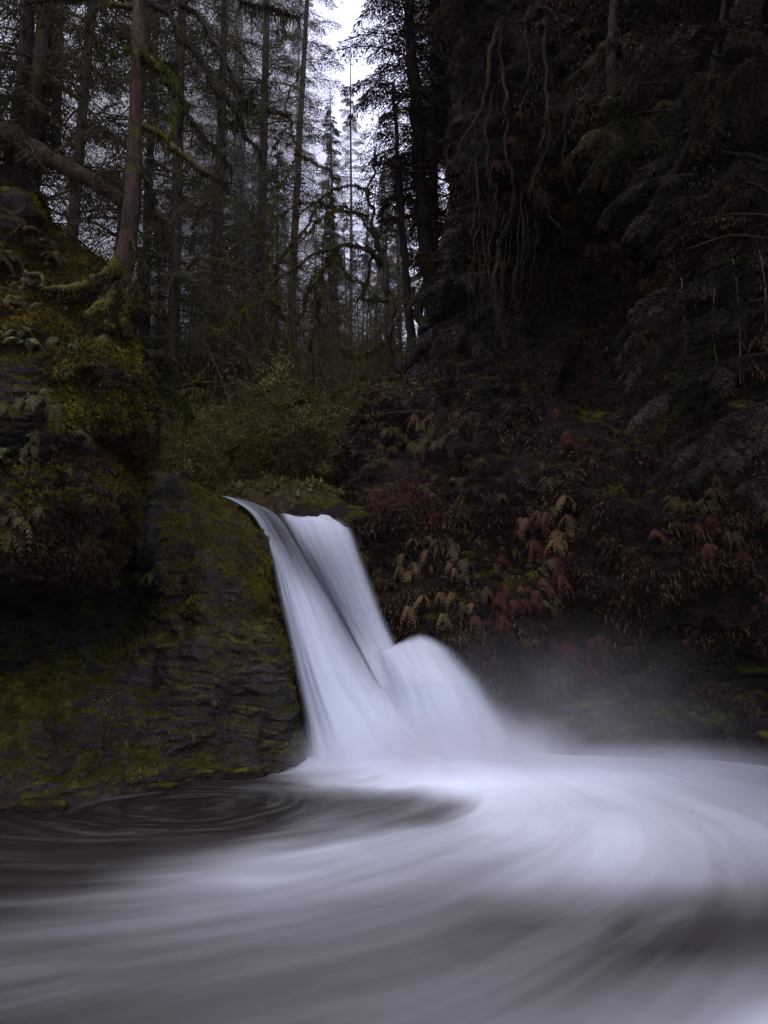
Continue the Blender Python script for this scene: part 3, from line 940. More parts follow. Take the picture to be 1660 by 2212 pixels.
def frond(mb, d0, L, g, rng, npin=16, pw=0.22, org=(0, 0, 0), droopp=0.35, w=0.2, tip=1.0):
    """a fern frond: arching rachis with paired tapering leaflets"""
    d0 = nrm(d0)
    s = np.linspace(0.14, 1, npin)
    f = lambda s: np.asarray(org) + d0 * (L * s * (1 - 0.25 * s))[:, None] - UP * (g * L * s ** 2)[:, None]
    A = f(s)
    T = nrm(np.gradient(A, axis=0))
    side0 = np.cross(T, UP); bad = np.linalg.norm(side0, axis=1) < 0.25
    ref = nrm(np.cross(d0, UP) + 1e-4)
    S = nrm(np.where(bad[:, None], ref, side0))
    pl = L * pw * np.sin(np.pi * np.clip(s * 0.86 + 0.13, 0, 1)) ** 0.8 * rng.uniform(0.85, 1.1, npin)
    for sg in (-1, 1):
        ax = nrm(sg * S + T * 0.45 - UP * droopp + rng.normal(0, 0.07, (npin, 3)))
        sd = nrm(np.cross(ax, nrm(np.cross(S, T))))
        mb.kites(A, ax, sd, pl, pl * w, 0.35)
    tt = np.linspace(0, 1, 7)
    mb.tube(f(tt), np.linspace(0.006, 0.002, 7) * (L / 0.6), 3, cap=False)


def fern_mesh(seed, nf=12, L=0.6, wall=False, g=0.5, mat='fern', npin=18, pw=0.2, droopp=0.3, up=0.9, w=0.2):
    rng = np.random.default_rng(seed); mb = MB()
    npin = max(8, int(npin * (0.62 if wall else 1.0))); w = w * 0.42; pw = pw * 1.1
    for i in range(nf):
        if wall:
            a = rng.uniform(-1.4, 1.4); e = rng.uniform(-0.3, up)
        else:
            a = i / nf * 6.283 + rng.uniform(-0.3, 0.3); e = rng.uniform(up * 0.5, up * 1.3)
        d = np.array([math.cos(a), math.sin(a), e])
        frond(mb, d, L * rng.uniform(0.65, 1.15), g * rng.uniform(0.7, 1.35), rng, npin, pw, rng.normal(0, 0.02, 3), droopp, w)
    return mb.mesh("fern", M[mat])


FERN = {
    'sword': [fern_mesh(s, 13, 0.55, False, 0.75, 'fern', up=1.1) for s in (1, 2, 3)],
    'sword_dull': [fern_mesh(s, 13, 0.55, False, 0.85, 'fern_dull', up=1.0) for s in (4, 5, 6)],
    'wall_green': [fern_mesh(s, 8, 0.42, True, 0.9, 'fern', npin=16, pw=0.22, droopp=0.6) for s in (7, 8, 9)],
    'wall_dull': [fern_mesh(s, 9, 0.45, True, 1.1, 'fern_dull', npin=14, pw=0.26, droopp=0.8, w=0.24) for s in (10, 11, 12)],
    'wall_brown': [fern_mesh(s, 9, 0.45, True, 1.2, 'fern_brown', npin=14, pw=0.26, droopp=1.0, w=0.24) for s in (13, 14, 15)],
    'wall_red': [fern_mesh(s, 10, 0.42, True, 1.3, 'leaf_red', npin=12, pw=0.28, droopp=1.2, w=0.26) for s in (16, 17, 18)],
    'wall_tan': [fern_mesh(s, 8, 0.45, True, 1.2, 'fern_tan', npin=14, pw=0.26, droopp=1.0, w=0.26) for s in (23, 24, 25)],
    'tiny': [fern_mesh(s, 7, 0.20, True, 0.7, 'fern', npin=12, pw=0.22, droopp=0.5) for s in (19, 20)],
}
ORD = ["leftmost", "second from left", "third from left", "fourth from left", "fifth from left", "sixth from left", "seventh from left", "eighth from left",
       "ninth from left", "tenth from left", "eleventh from left", "twelfth from left"]


def cluster(kind, n, box, patches, phrase, group, seed, s0=0.7, s1=1.2, name="fern", cat="fern", out=0.0):
    """a handful of ferns rooted in a stretch of cliff; labels count them from the left"""
    rng = np.random.default_rng(seed)
    cx_, cy_, rx, ry = box
    pts = []
    tries = 0
    while len(pts) < n and tries < 800:
        tries += 1
        a, b = rng.uniform(-1, 1, 2)
        if a * a + b * b > 1: continue
        p = (cx_ + a * rx, cy_ + b * ry)
        if all(abs(p[0] - q[0]) + abs(p[1] - q[1]) > 0.7 * math.sqrt(rx * ry / n) for q in pts): pts.append(p)
    n = len(pts)
    nr = 1 if n <= 12 else (2 if n <= 24 else 3)
    pts.sort(key=lambda q: q[1])
    rows_ = [sorted(pts[k * n // nr:(k + 1) * n // nr]) for k in range(nr)]
    rn = {1: [""], 2: [" in the upper row,", " in the lower row,"], 3: [" in the top row,", " in the middle row,", " in the bottom row,"]}[nr]
    for i, (px, py, n_, rl) in enumerate([(q[0], q[1], (i_, len(r_)), rn[k]) for k, r_ in enumerate(rows_) for i_, q in enumerate(r_)]):
        i, n = n_
        best = min((find(pn, px, py) for pn in patches), key=lambda r: r[0][1] + 0.02 * np.linalg.norm(np.array(proj(r[0])) - np.array([px, py])))
        Q, Nf, Nn = best
        o = bpy.data.objects.new(name, FERN[kind][int(rng.integers(len(FERN[kind])))])
        C.objects.link(o)
        nn = nrm(Nn + np.array([0, -0.3, 0])); az = math.atan2(nn[1], nn[0])
        o.location = (Q + nn * out - Nn * 0.02).tolist()
        s = rng.uniform(s0 * 0.7, s1 * 1.05)
        o.rotation_euler = (rng.uniform(-0.15, 0.15), rng.uniform(-0.15, 0.15), az + rng.uniform(-0.5, 0.5)); s *= 0.72 if 'left' in group else 1.0
        o.scale = (s, s, s * rng.uniform(0.85, 1.2))
        w_ = "rightmost" if (i == n - 1 and n > 1) else ORD[min(i, 11)]
        lab = (w_ + rl + " " + phrase) if n > 1 else phrase
        tag(o, lab, cat, group)


L1, L2, RW = "cliff_left", "cliff_shoulder", "cliff_right"
gl = "ferns on the left cliff"
cluster('sword_dull', 9, (60, 560, 95, 70), [L1], "dull fern high on the left bank beside the cedar", gl, 1, 0.8, 1.5)
cluster('sword_dull', 8, (70, 640, 100, 40), [L1], "drooping dull fern just below the left bank's crest", gl, 2, 0.8, 1.4)
cluster('sword', 5, (30, 742, 40, 25), [L1], "silvery green fern at the left edge of the mossy bulge", gl, 3, 0.8, 1.2)
cluster('wall_green', 6, (175, 728, 75, 14), [L1], "small silvery fern along the top of the mossy bulge", gl, 4, 0.6, 0.9)
cluster('sword', 3, (8, 985, 26, 16), [L1], "blue green sword fern jutting in at the left edge", gl, 5, 1.1, 1.4)
cluster('wall_green', 8, (70, 880, 85, 40), [L1], "green hanging fern under the mossy bulge", gl, 6, 0.7, 1.1)
cluster('wall_green', 7, (120, 965, 120, 45), [L1], "pale hanging fern low on the overhanging left cliff", gl, 7, 0.6, 1.0)
cluster('wall_dull', 7, (40, 1110, 60, 60), [L1], "dull hanging fern above the dark hollow at the left edge", gl, 8, 0.7, 1.1)
cluster('wall_dull', 8, (95, 1440, 130, 30), [L2], "limp dull fern on the ledge floor of the dark hollow", gl, 9, 0.8, 1.3)
cluster('tiny', 8, (420, 1160, 80, 35), [L2], "tiny pale fern under the brow of the rock shoulder", gl, 10, 0.7, 1.3)
cluster('wall_green', 6, (335, 1235, 55, 18), [L2], "small green fern on the mossy knob left of the falls", gl, 11, 0.5, 0.9)
cluster('tiny', 9, (400, 1350, 180, 90), [L2], "tiny fern on the wet layered rock left of the falls", gl, 12, 0.6, 1.2)
cluster('tiny', 9, (300, 1560, 280, 90), [L2], "tiny fern near the waterline left of the falls", gl, 13, 0.6, 1.2)
gr = "withered ferns hanging on the right wall"
gg = "green ferns in the fern bank"
cluster('wall_tan', 16, (935, 1215, 95, 60), [RW], "tawny limp fern nearest the falls", gr, 20, 0.55, 0.8)
cluster('wall_green', 14, (1040, 1215, 80, 65), [RW], "green hanging fern in the fern bank", gg, 21, 0.5, 0.8)
cluster('wall_red', 22, (1150, 1190, 90, 75), [RW], "reddish limp fern high in the fern bank", gr, 22, 0.5, 0.8)
cluster('wall_tan', 14, (1190, 1120, 80, 60), [RW], "tawny fern topping the fern bank", gr, 23, 0.5, 0.8)
cluster('wall_red', 24, (1120, 1300, 110, 60), [RW], "reddish limp fern low in the fern bank", gr, 24, 0.5, 0.8)
cluster('wall_green', 7, (1195, 1260, 35, 70), [RW], "small green fern at the right end of the fern bank", gg, 25, 0.5, 0.7)
cluster('wall_tan', 8, (950, 1300, 70, 30), [RW], "tawny fern just above the mist beside the falls", gr, 26, 0.5, 0.7)
cluster('wall_red', 11, (1240, 1400, 110, 40), [RW], "mauve limp fern fading into mist", gr, 27, 0.5, 0.75)
cluster('wall_red', 10, (1270, 920, 70, 120), [RW], "dusky red fern below the dark recess", gr, 28, 0.5, 0.85)
cluster('wall_red', 12, (1200, 420, 110, 100), [RW], "dusky red fern above the dark recess", gr, 29, 0.55, 0.95)
cluster('wall_red', 9, (1340, 500, 80, 140), [RW], "dim red fern right of the dark recess", gr, 30, 0.55, 0.9)
cluster('wall_red', 9, (1480, 1180, 150, 70), [RW], "dim mauve fern low on the far wall", gr, 31, 0.55, 0.85)
cluster('wall_dull', 8, (1560, 1080, 110, 80), [RW], "dim grey fern on the far right wall", gr, 32, 0.55, 0.85)
cluster('wall_dull', 9, (860, 960, 70, 40), [RW], "dim blue grey fern on the slope above the falls", gr, 33, 0.5, 0.8)
cluster('wall_green', 9, (900, 935, 70, 26), [RW], "silvery sword fern on the right slope above the falls", gr, 34, 0.7, 1.0)
cluster('wall_green', 6, (940, 1045, 60, 25), [RW], "small silvery fern between the falls crest and fern bank", gr, 35, 0.5, 0.8)
cluster('wall_dull', 10, (1080, 1010, 120, 70), [RW], "dim tawny fern above the fern bank", gr, 36, 0.5, 0.8)
cluster('wall_brown', 10, (960, 860, 70, 80), [RW], "rusty fern below the grey cedar boughs", gr, 37, 0.5, 0.85)
cluster('wall_red', 7, (1120, 300, 90, 90), [RW], "dim red fern among the hanging roots", gr, 38, 0.6, 0.9)
cluster('wall_dull', 8, (1250, 60, 150, 80), [RW], "dim fern near the right wall's top", gr, 39, 0.6, 0.9)

# small growth nobody could count: moss tufts, leaflets


def scatter_patch(name, pn, n, box, mat, label, cat, seed, L=(0.03, 0.07), W=0.25, density=None, hang=0.0, out=0.02):
    rng = np.random.default_rng(seed)
    Q, Nf, Nn, X, Y = PATCH[pn]
    ok = (X > box[0]) & (X < box[2]) & (Y > box[1]) & (Y < box[3])
    if density is not None: ok &= density(Q, Nf) > 0
    idx = np.where(ok)[0]
    i = rng.choice(idx, n)
    p = Q[i] + rng.normal(0, 0.018, (n, 3)) - Nf[i] * 0.01
    ax = nrm(Nf[i] + rng.normal(0, 0.5, (n, 3)) + UP * (0.25 - hang))
    sd = nrm(np.cross(ax, rng.normal(0, 1, (n, 3))))
    ln = rng.uniform(L[0], L[1], n) * rng.uniform(0.5, 1, n)
    mb = MB(); mb.kites(p, ax, sd, ln, ln * W)
    o = mb.build(name, mat); tag(o, label, cat, None, 'stuff')


mossy = lambda Q, Nf: Nf[:, 2] * 0.9 + fbm(Q * 1.1, 3, 3) * 0.9 - 0.05
M['moss_leaf'] = mat_leaf("moss_tufts", (0.025, 0.023, 0.005), (0.075, 0.068, 0.012), (0.20, 0.18, 0.028), scale=1.6, trans=0.3, spec=0.1)
scatter_patch("moss", L1, 90000, (-650, 420, 360, 1300), M['moss_leaf'], "yellow green moss furring the left cliff", "moss", 1, density=mossy)
scatter_patch("moss", L2, 60000, (-500, 1030, 660, 1760), M['moss_leaf'], "green moss furring the wet rock shoulder", "moss", 2, (0.02, 0.05), density=mossy)
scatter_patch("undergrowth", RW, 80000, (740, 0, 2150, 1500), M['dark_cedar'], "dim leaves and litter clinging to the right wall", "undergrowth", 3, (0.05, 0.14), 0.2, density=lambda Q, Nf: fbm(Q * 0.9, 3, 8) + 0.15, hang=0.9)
scatter_patch("undergrowth", L1, 40000, (-650, 400, 350, 1250), M['dark_cedar'], "small leaves and dead stems on the left cliff", "undergrowth", 4, (0.04, 0.11), 0.16, density=lambda Q, Nf: fbm(Q * 1.3, 3, 18) + 0.1, hang=0.6)

M['bright_moss'] = mat_leaf("bright_moss_tufts", (0.06, 0.052, 0.010), (0.17, 0.165, 0.03), (0.34, 0.36, 0.06), scale=2.2, trans=0.3, spec=0.05)
scatter_patch("moss", L1, 30000, (110, 738, 305, 935), M['bright_moss'], "thick yellow green moss on the bulge of the left cliff", "moss", 21, (0.015, 0.042), 0.4, density=lambda Q, Nf: fbm(Q * 1.4, 3, 12) + 0.3)
scatter_patch("moss", L1, 22000, (-40, 480, 290, 738), M['moss_leaf'], "dull moss on the bank under the big cedar", "moss", 22, (0.03, 0.08), 0.3, density=lambda Q, Nf: fbm(Q * 1.4, 3, 14) + 0.4)
scatter_patch("moss", L1, 12000, (250, 900, 345, 1200), M['moss_leaf'], "moss down the outer edge of the left cliff", "moss", 23, (0.03, 0.07), 0.3, density=lambda Q, Nf: fbm(Q * 1.4, 3, 16) + 0.2)
scatter_patch("moss", L2, 36000, (350, 1030, 650, 1330), M['bright_moss'], "bright moss capping the rock shoulder along the stream", "moss", 24, (0.02, 0.05), 0.3, density=lambda Q, Nf: Nf[:, 2] + 0.6 * fbm(Q * 2, 3, 19) - 0.15)
pat = lambda sd, t, f=0.8: (lambda Q, Nf: fbm(Q * f, 3, sd) - t)
scatter_patch("hanging_leaves", RW, 38000, (760, -40, 2100, 1560), M['leaf_red'], "withered reddish leaves matted on the right wall", "dead leaves", 13, (0.05, 0.16), 0.12, density=pat(61, 0.12), hang=2.4)
scatter_patch("hanging_leaves", RW, 34000, (760, -40, 2100, 1500), M['fern_dull'], "dull greyish leaves matted on the right wall", "dead leaves", 14, (0.05, 0.15), 0.11, density=pat(91, 0.25, 1.0), hang=2.0)
scatter_patch("hanging_leaves", L1, 3500, (-60, 900, 340, 1250), M['leaf_red'], "withered brown leaves matted under the left ferns", "dead leaves", 15, (0.04, 0.11), 0.12, density=pat(71, 0.2, 1.0), hang=2.0)

# ------------------------------------------------------------------ forest floor growth
rng = np.random.default_rng(5)
n = 90000
yy = 13.8 + 19 * rng.uniform(0, 1, n) ** 1.1
xx = rng.uniform(-0.42, 0.22, n) * yy - 0.3
pp = np.stack([xx, yy, ground_z(xx, yy)], -1)
keep = fbm(pp * 0.8, 3, 50) > -0.25
pp = pp[keep]; n = len(pp)
ax = nrm(rng.normal(0, 0.7, (n, 3)) + UP * 0.7); sd = nrm(np.cross(ax, rng.normal(0, 1, (n, 3))))
ln = rng.uniform(0.05, 0.16, n)
mb = MB(); mb.kites(pp, ax, sd, ln, ln * 0.28)
tag(mb.build("undergrowth", M['under']), "tangled low leaves on the forest floor above the falls", "undergrowth", None, 'stuff')


def shrub_mesh(seed, nst=16, H=1.8, mat='twig', arch=0.5, r=0.010, leaves=None):
    rng = np.random.default_rng(seed); mb = MB(); lm = MB()
    for i in range(nst):
        a = rng.uniform(0, 6.28); o = np.array([rng.normal(0, 0.18), rng.normal(0, 0.18), -0.1])
        h = H * rng.uniform(0.5, 1.1); ar = arch * rng.uniform(0.3, 1.3)
        d = np.array([math.cos(a), math.sin(a), 0])
        P = spline([o, o + UP * h * 0.4 + d * ar * 0.25 * h, o + UP * h * 0.8 + d * ar * 0.7 * h + rng.normal(0, 0.06, 3), o + UP * h * (0.95 - 0.4 * ar) + d * ar * 1.4 * h], 10)
        mb.tube(P, np.linspace(r, r * 0.25, 10), 4, cap=False)
        for k in range(7):
            j = int(rng.integers(2, 9)); e = rng.normal(0, 1, 3); e[2] = abs(e[2]) * 0.6
            e = nrm(e) * h * rng.uniform(0.12, 0.35)
            mb.tube(spline([P[j], P[j] + e * 0.5 + rng.normal(0, 0.03, 3), P[j] + e - UP * 0.04], 5), np.linspace(r * 0.5, r * 0.15, 5), 3, cap=False)
            if leaves:
                q = P[j] + e * rng.uniform(0.1, 1, (leaves, 1)) + rng.normal(0, 0.04, (leaves, 3))
                axx = nrm(rng.normal(0, 1, (leaves, 3)) - UP * 0.6)
                lm.kites(q, axx, nrm(np.cross(axx, rng.normal(0, 1, (leaves, 3)))), rng.uniform(0.03, 0.09, leaves), 0.012)
    return mb.mesh("stems", M[mat]), (lm.mesh("leaves", M['under']) if leaves else None)


SHR = [shrub_mesh(1, 16, 2.2, 'twig', 0.6, 0.006), shrub_mesh(2, 20, 1.7, 'mossy_bark', 0.8, 0.016, 14), shrub_mesh(3, 14, 2.6, 'mossy_bark', 0.5, 0.014, 10), shrub_mesh(4, 22, 1.6, 'twig', 0.9, 0.008, 16), shrub_mesh(5, 22, 1.2, 'red_twig', 0.6, 0.006), shrub_mesh(6, 14, 2.4, 'twig', 0.6, 0.0055), shrub_mesh(7, 18, 2.2, 'twig', 0.9, 0.0045)]


def shrub_at(x, y, z, k, s, rz, label, group):
    r = empty("shrub", (x, y, z), label, "shrub", group); r.rotation_euler = (0, 0, rz); r.scale = (s, s, s)
    for nm, me in zip(("stems", "leaves"), SHR[k]):
        if me is None: continue
        o = bpy.data.objects.new(nm, me); C.objects.link(o); o.parent = r
    return r


rng = np.random.default_rng(15)
SL = {0: "bare brown twiggy shrub on the slope above the falls", 1: "low mossy arching shrub on the slope above the falls", 2: "tall mossy shrub on the slope above the falls", 3: "dense low twiggy shrub on the slope above the falls"}
for i in range(78):
    y = 14.6 + 14 * rng.uniform() ** 0.9
    x = rng.uniform(-0.36, 0.10) * y - 0.4
    k = int(rng.integers(0, 4))
    shrub_at(x, y, float(ground_z(x, y)), k, rng.uniform(0.6, 1.1), rng.uniform(0, 6.28), SL[k], "shrubs on the slope above the falls " + ("bare", "mossy low", "mossy tall", "dense")[k])
for i in range(34):
    y = rng.uniform(14.5, 19.5); x = rng.uniform(-0.30, 0.05) * y - 0.3; k = int(rng.choice([1, 3, 5, 6]))
    shrub_at(x, y, float(ground_z(x, y)), k, rng.uniform(0.8, 1.5), rng.uniform(0, 6.28), "tangled shrub close behind the falls crest", "shrubs close behind the falls crest")
red_pos = [(835, 1075, "left"), (880, 1045, "middle"), (925, 1085, "right")]
for px, py, wd in red_pos:
    q, nf, nn = find(RW, px, py)
    shrub_at(q[0], q[1] - 0.1, q[2] - 0.3, 4, 0.9, px, wd + " dark red twiggy shrub on the right bank beside the falls crest", "red twiggy shrubs by the falls crest")
for i in range(20):
    y = 14.2 + 11 * rng.uniform()
    x = rng.uniform(-0.30, 0.12) * y - 0.4
    kk = ('sword', 'sword_dull')[int(rng.uniform() < 0.6)]
    o = bpy.data.objects.new("fern", FERN[kk][int(rng.integers(3))]); C.objects.link(o)
    o.location = (x, y, float(ground_z(x, y))); s = rng.uniform(0.9, 1.7); o.scale = (s, s, s); o.rotation_euler = (0, 0, rng.uniform(0, 6.28))
    tag(o, ("green" if kk == 'sword' else "brownish") + " sword fern on the forest slope behind the falls", "fern", ("green" if kk == 'sword' else "brownish") + " ferns on the forest slope")

# ------------------------------------------------------------------ the forest
FIR = [conifer_meshes(31, 0.21, 0.15, 3.4, 120, 1, 0.30, vis=0.85), conifer_meshes(28, 0.17, 0.10, 2.8, 120, 2, 0.40, vis=0.9),
       conifer_meshes(33, 0.22, 0.12, 3.6, 110, 3, 0.25, vis=0.85), conifer_meshes(24, 0.15, 0.06, 3.0, 95, 4, 0.45, leafmat='cedar_leaf', vis=0.9),
       conifer_meshes(30, 0.17, 0.20, 2.8, 90, 5, 0.30, vis=0.85)]
FIR.append(None)
M['pale_fir'] = mat_leaf("pale_fir_needles", (0.07, 0.075, 0.045), (0.13, 0.135, 0.09), (0.21, 0.215, 0.17))
FIR[5] = conifer_meshes(22, 0.10, 0.04, 3.3, 120, 7, 0.38, leafmat='pale_fir', vis=0.97)
BARE = [conifer_meshes(30, 0.16, 0.25, 2.4, 70, 6, 0.3, vis=0.9)]
rng = np.random.default_rng(21)
near = [  # px, D, mesh, scale, label
    (372, 17.5, 1, 0.95, "slim dark fir right behind the big cedar"),
    (452, 21.0, 4, 1.0, "straight bare trunked fir between the cedar and the hazy gap"),
    (560, 23.5, 1, 1.0, "dark straight fir left of the open sky"),
    (622, 25.0, 6, 0.9, "grey flaky barked trunk rising from the centre of the slope"),
    (520, 26.0, 2, 1.05, "hazy fir trunk above the arching mossy limb"),
    (628, 31.0, 1, 0.8, "hazy fir just left of the open sky"),
    (935, 18.5, 0, 0.85, "large dark fir right of the open sky with spreading tiers"),
    (420, 30.0, 0, 1.0, "distant fir between the slim fir and the bare trunked fir"),
    (310, 20.0, 3, 1.0, "dense dark cedar behind the big cedar's trunk"),
    (215, 18.0, 3, 1.1, "dense cedar between the leaning twin trunks and the big cedar"),
    (120, 16.5, 3, 1.0, "dense cedar behind the leaning twin trunks"),
    (20, 17.5, 1, 1.1, "dark fir at the left edge behind the leaning twin trunks"),
    (-110, 17.0, 3, 1.1, "dark cedar whose boughs reach in from the left edge"),
    (985, 21.0, 1, 1.1, "dark fir rising behind the right wall's brow"),
    (1060, 19.0, 3, 1.2, "dark cedar above the right wall's hanging roots"),
]
MESH = FIR + BARE
for px, D, k, s, lab in near:
    x = (px - 830) / FPX * D * 1.0
    x = float(at(px, 900, D)[0])
    tree_from(MESH[k], (x, D, float(ground_z(x, D)) - 0.3), rng.uniform(0, 6.28), s, "fir_tree" if k != 3 else "cedar_tree", lab, "tree", "nearer conifers behind the falls")
for i in range(20):
    D = rng.uniform(23, 50); px = rng.uniform(630, 900); s = rng.uniform(0.30, 0.52) * (0.7 + D / 90)
    x = float(at(px, 700, D)[0]); k = int(rng.choice([5, 5, 1, 4]))
    tree_from(FIR[k], (x, D, float(ground_z(x, D)) - 0.3), rng.uniform(0, 6.28), s, "fir_tree", "short young conifer under the open sky", "tree", "short young conifers under the open sky")
for i in range(9):
    D = rng.uniform(25, 31); px = 700 + i * 20 + rng.uniform(-8, 8); s = rng.uniform(0.2, 0.36)
    x = float(at(px, 800, D)[0])
    tree_from(FIR[5], (x, D, float(ground_z(x, D)) - 0.2), rng.uniform(0, 6.28), s, "fir_tree", "small feathery fir on the ridge under the open sky", "tree", "small firs on the ridge")
for i in range(34):
    D = rng.uniform(17, 29); px = rng.uniform(330, 720); s = rng.uniform(0.16, 0.30) * (1.0 + (D - 17) / 12)
    x = float(at(px, 800, D)[0])
    tree_from(FIR[5], (x, D, float(ground_z(x, D)) - 0.2), rng.uniform(0, 6.28), s, "fir_tree", "young feathery fir on the slope above the falls", "tree", "young firs on the slope")
for i in range(20):
    D = rng.uniform(15.5, 30); px = rng.uniform(330, 830)
    x = float(at(px, 800, D)[0]); k = int(rng.choice([0, 5, 6]))
    shrub_at(x, D, float(ground_z(x, D)), k, rng.uniform(1.8, 3.2), rng.uniform(0, 6.28), "tall bare twiggy bush among the conifers", "tall bare bushes among the conifers")
cnt = 0
pos = []
while cnt < 24:
    D = rng.uniform(24, 58)
    px = rng.uniform(-150, 1150)
    if 660 < px < 870: continue
    x = float(at(px, 700, D)[0])
    if any((x - a) ** 2 + (D - b) ** 2 < 5 for a, b in pos): continue
    pos.append((x, D)); cnt += 1
    k = int(rng.choice([0, 1, 2, 3, 4], p=[.25, .25, .2, .1, .2])); s = rng.uniform(0.75, 1.15)
    g = "far firs fading into the haze" if D > 40 else "middle distance firs behind the falls"
    lab = ("far conifer fading into the haze beyond the slope" if D > 40 else "slender conifer in the middle distance behind the falls")
    tree_from(FIR[k], (x, D, float(ground_z(x, D)) - 0.3), rng.uniform(0, 6.28), s, "fir_tree", lab, "tree", g)
#==PART4==

# ------------------------------------------------------------------ single trees and limbs near the falls


def limb(mb, pts, r0, r1, n=None, sides=8, wig=0.0, seed=0, lump=0.15):
    """a limb through measured points; radii in metres"""
    P = spline(A3(pts), n or max(8, 7 * len(pts)))
    if wig:
        t = np.linspace(0, 1, len(P))
        P = P + wig * fbm(P * 3.5, 3, seed)[:, None] * np.array([1, 0.5, 0.7]) + wig * fbm(P * 3.5 + 9, 3, seed + 1)[:, None] * np.array([0, 0.5, 0.7])
    mb.tube(P, np.linspace(r0, r1, len(P)), sides, lump=lump, seed=seed)
    return P


def drips(mb, P, n, lmin, lmax, rng, r=0.012, sway=0.06, t0=0.1):
    """moss or lichen trailing from a limb"""
    for i in range(n):
        k = rng.uniform(t0, 1) * (len(P) - 1)
        j = int(k); a = P[j] + (P[min(j + 1, len(P) - 1)] - P[j]) * (k - j)
        l = rng.uniform(lmin, lmax) * rng.uniform(0.4, 1)
        e = rng.normal(0, sway, 3) * l * 3; e[2] = 0
        Q = spline([a, a - UP * l * 0.5 + e * 0.4, a - UP * l + e], 5)
        mb.tube(Q, r * np.array([1.0, 1.15, 0.8, 0.5, 0.2]) * rng.uniform(0.6, 1.3), 4, cap=False)


def fuzz(mb, P, rad, n, rng, l=0.05):
    """short moss tufts all round a limb"""
    P = np.asarray(P); k = rng.uniform(0, len(P) - 1.001, n); j = k.astype(int)
    a = P[j] + (P[j + 1] - P[j]) * (k - j)[:, None]
    d = nrm(rng.normal(0, 1, (n, 3)) + UP * 0.1)
    rr_ = np.broadcast_to(np.asarray(rad, float), (len(P),))[j]
    mb.kites(a + d * rr_[:, None] * 0.8, nrm(d - UP * 0.7), nrm(np.cross(d, rng.normal(0, 1, (n, 3)))), rng.uniform(0.5, 1.2, n) * l, l * 0.22)


def subtwigs(mb, P, n, lmin, lmax, rng, r=0.008, down=0.4, out=None, t0=0.1):
    ends = []
    for i in range(n):
        k = rng.uniform(t0, 1) * (len(P) - 1); j = int(k)
        a = P[j] + (P[min(j + 1, len(P) - 1)] - P[j]) * (k - j)
        T = nrm(P[min(j + 1, len(P) - 1)] - P[max(j - 1, 0)])
        d = nrm(T * 0.6 + rng.normal(0, 0.6, 3) - UP * down)
        l = rng.uniform(lmin, lmax)
        Q = spline([a, a + d * l * 0.5 + rng.normal(0, 0.04, 3) * l, a + d * l + rng.normal(0, 0.08, 3) * l - UP * 0.1 * l], 7)
        mb.tube(Q, np.linspace(r, r * 0.3, 7), 4, cap=False)
        ends.append(Q)
    return ends


rng = np.random.default_rng(77)
# --- the big cedar on the left bank
base = at(245, 660, 10.1)
ced = empty("cedar_tree", base, "tall big cedar with ribbed bark and drooping mossy limbs on the left cliff's edge", "tree")
mb = MB()
P = spline(A3([(304, -220, 9.9), (302, -60, 9.9), (299, 100, 9.9), (295, 240, 9.9), (290, 360, 9.9), (283, 470, 9.9), (270, 560, 9.9), (250, 640, 9.95), (240, 700, 10.1)]), 60)
rad = np.interp(np.linspace(0, 1, 60), [0, .3, .6, .75, .88, 1], [0.09, 0.10, 0.118, 0.14, 0.185, 0.30])
mb.tube(P, rad, 22, lump=0.10, seed=4)
mb.build("trunk", M['cedar_bark'], ced, base, smooth=True)
for pts, r0, r1 in (([(262, 560, 9.75), (225, 600, 9.6), (170, 622, 9.6), (110, 612, 9.7), (60, 585, 9.9)], 0.13, 0.04),
                    ([(250, 620, 9.75), (225, 660, 9.6), (228, 715, 9.5)], 0.10, 0.05), ([(262, 610, 9.85), (272, 670, 9.75), (268, 740, 9.7)], 0.08, 0.04),
                    ([(235, 640, 9.7), (205, 675, 9.4), (190, 700, 9.3)], 0.08, 0.04)):
    mb = MB(); P = limb(mb, pts, r0 * 0.85, r1 * 0.7, 30, wig=0.10, seed=int(pts[0][0]), lump=0.5, sides=12); fuzz(mb, P, np.linspace(r0, r1, len(P)) * 0.8, 900, rng, 0.06); mb.build("root", M['mossy_bark'], ced, base, smooth=True)
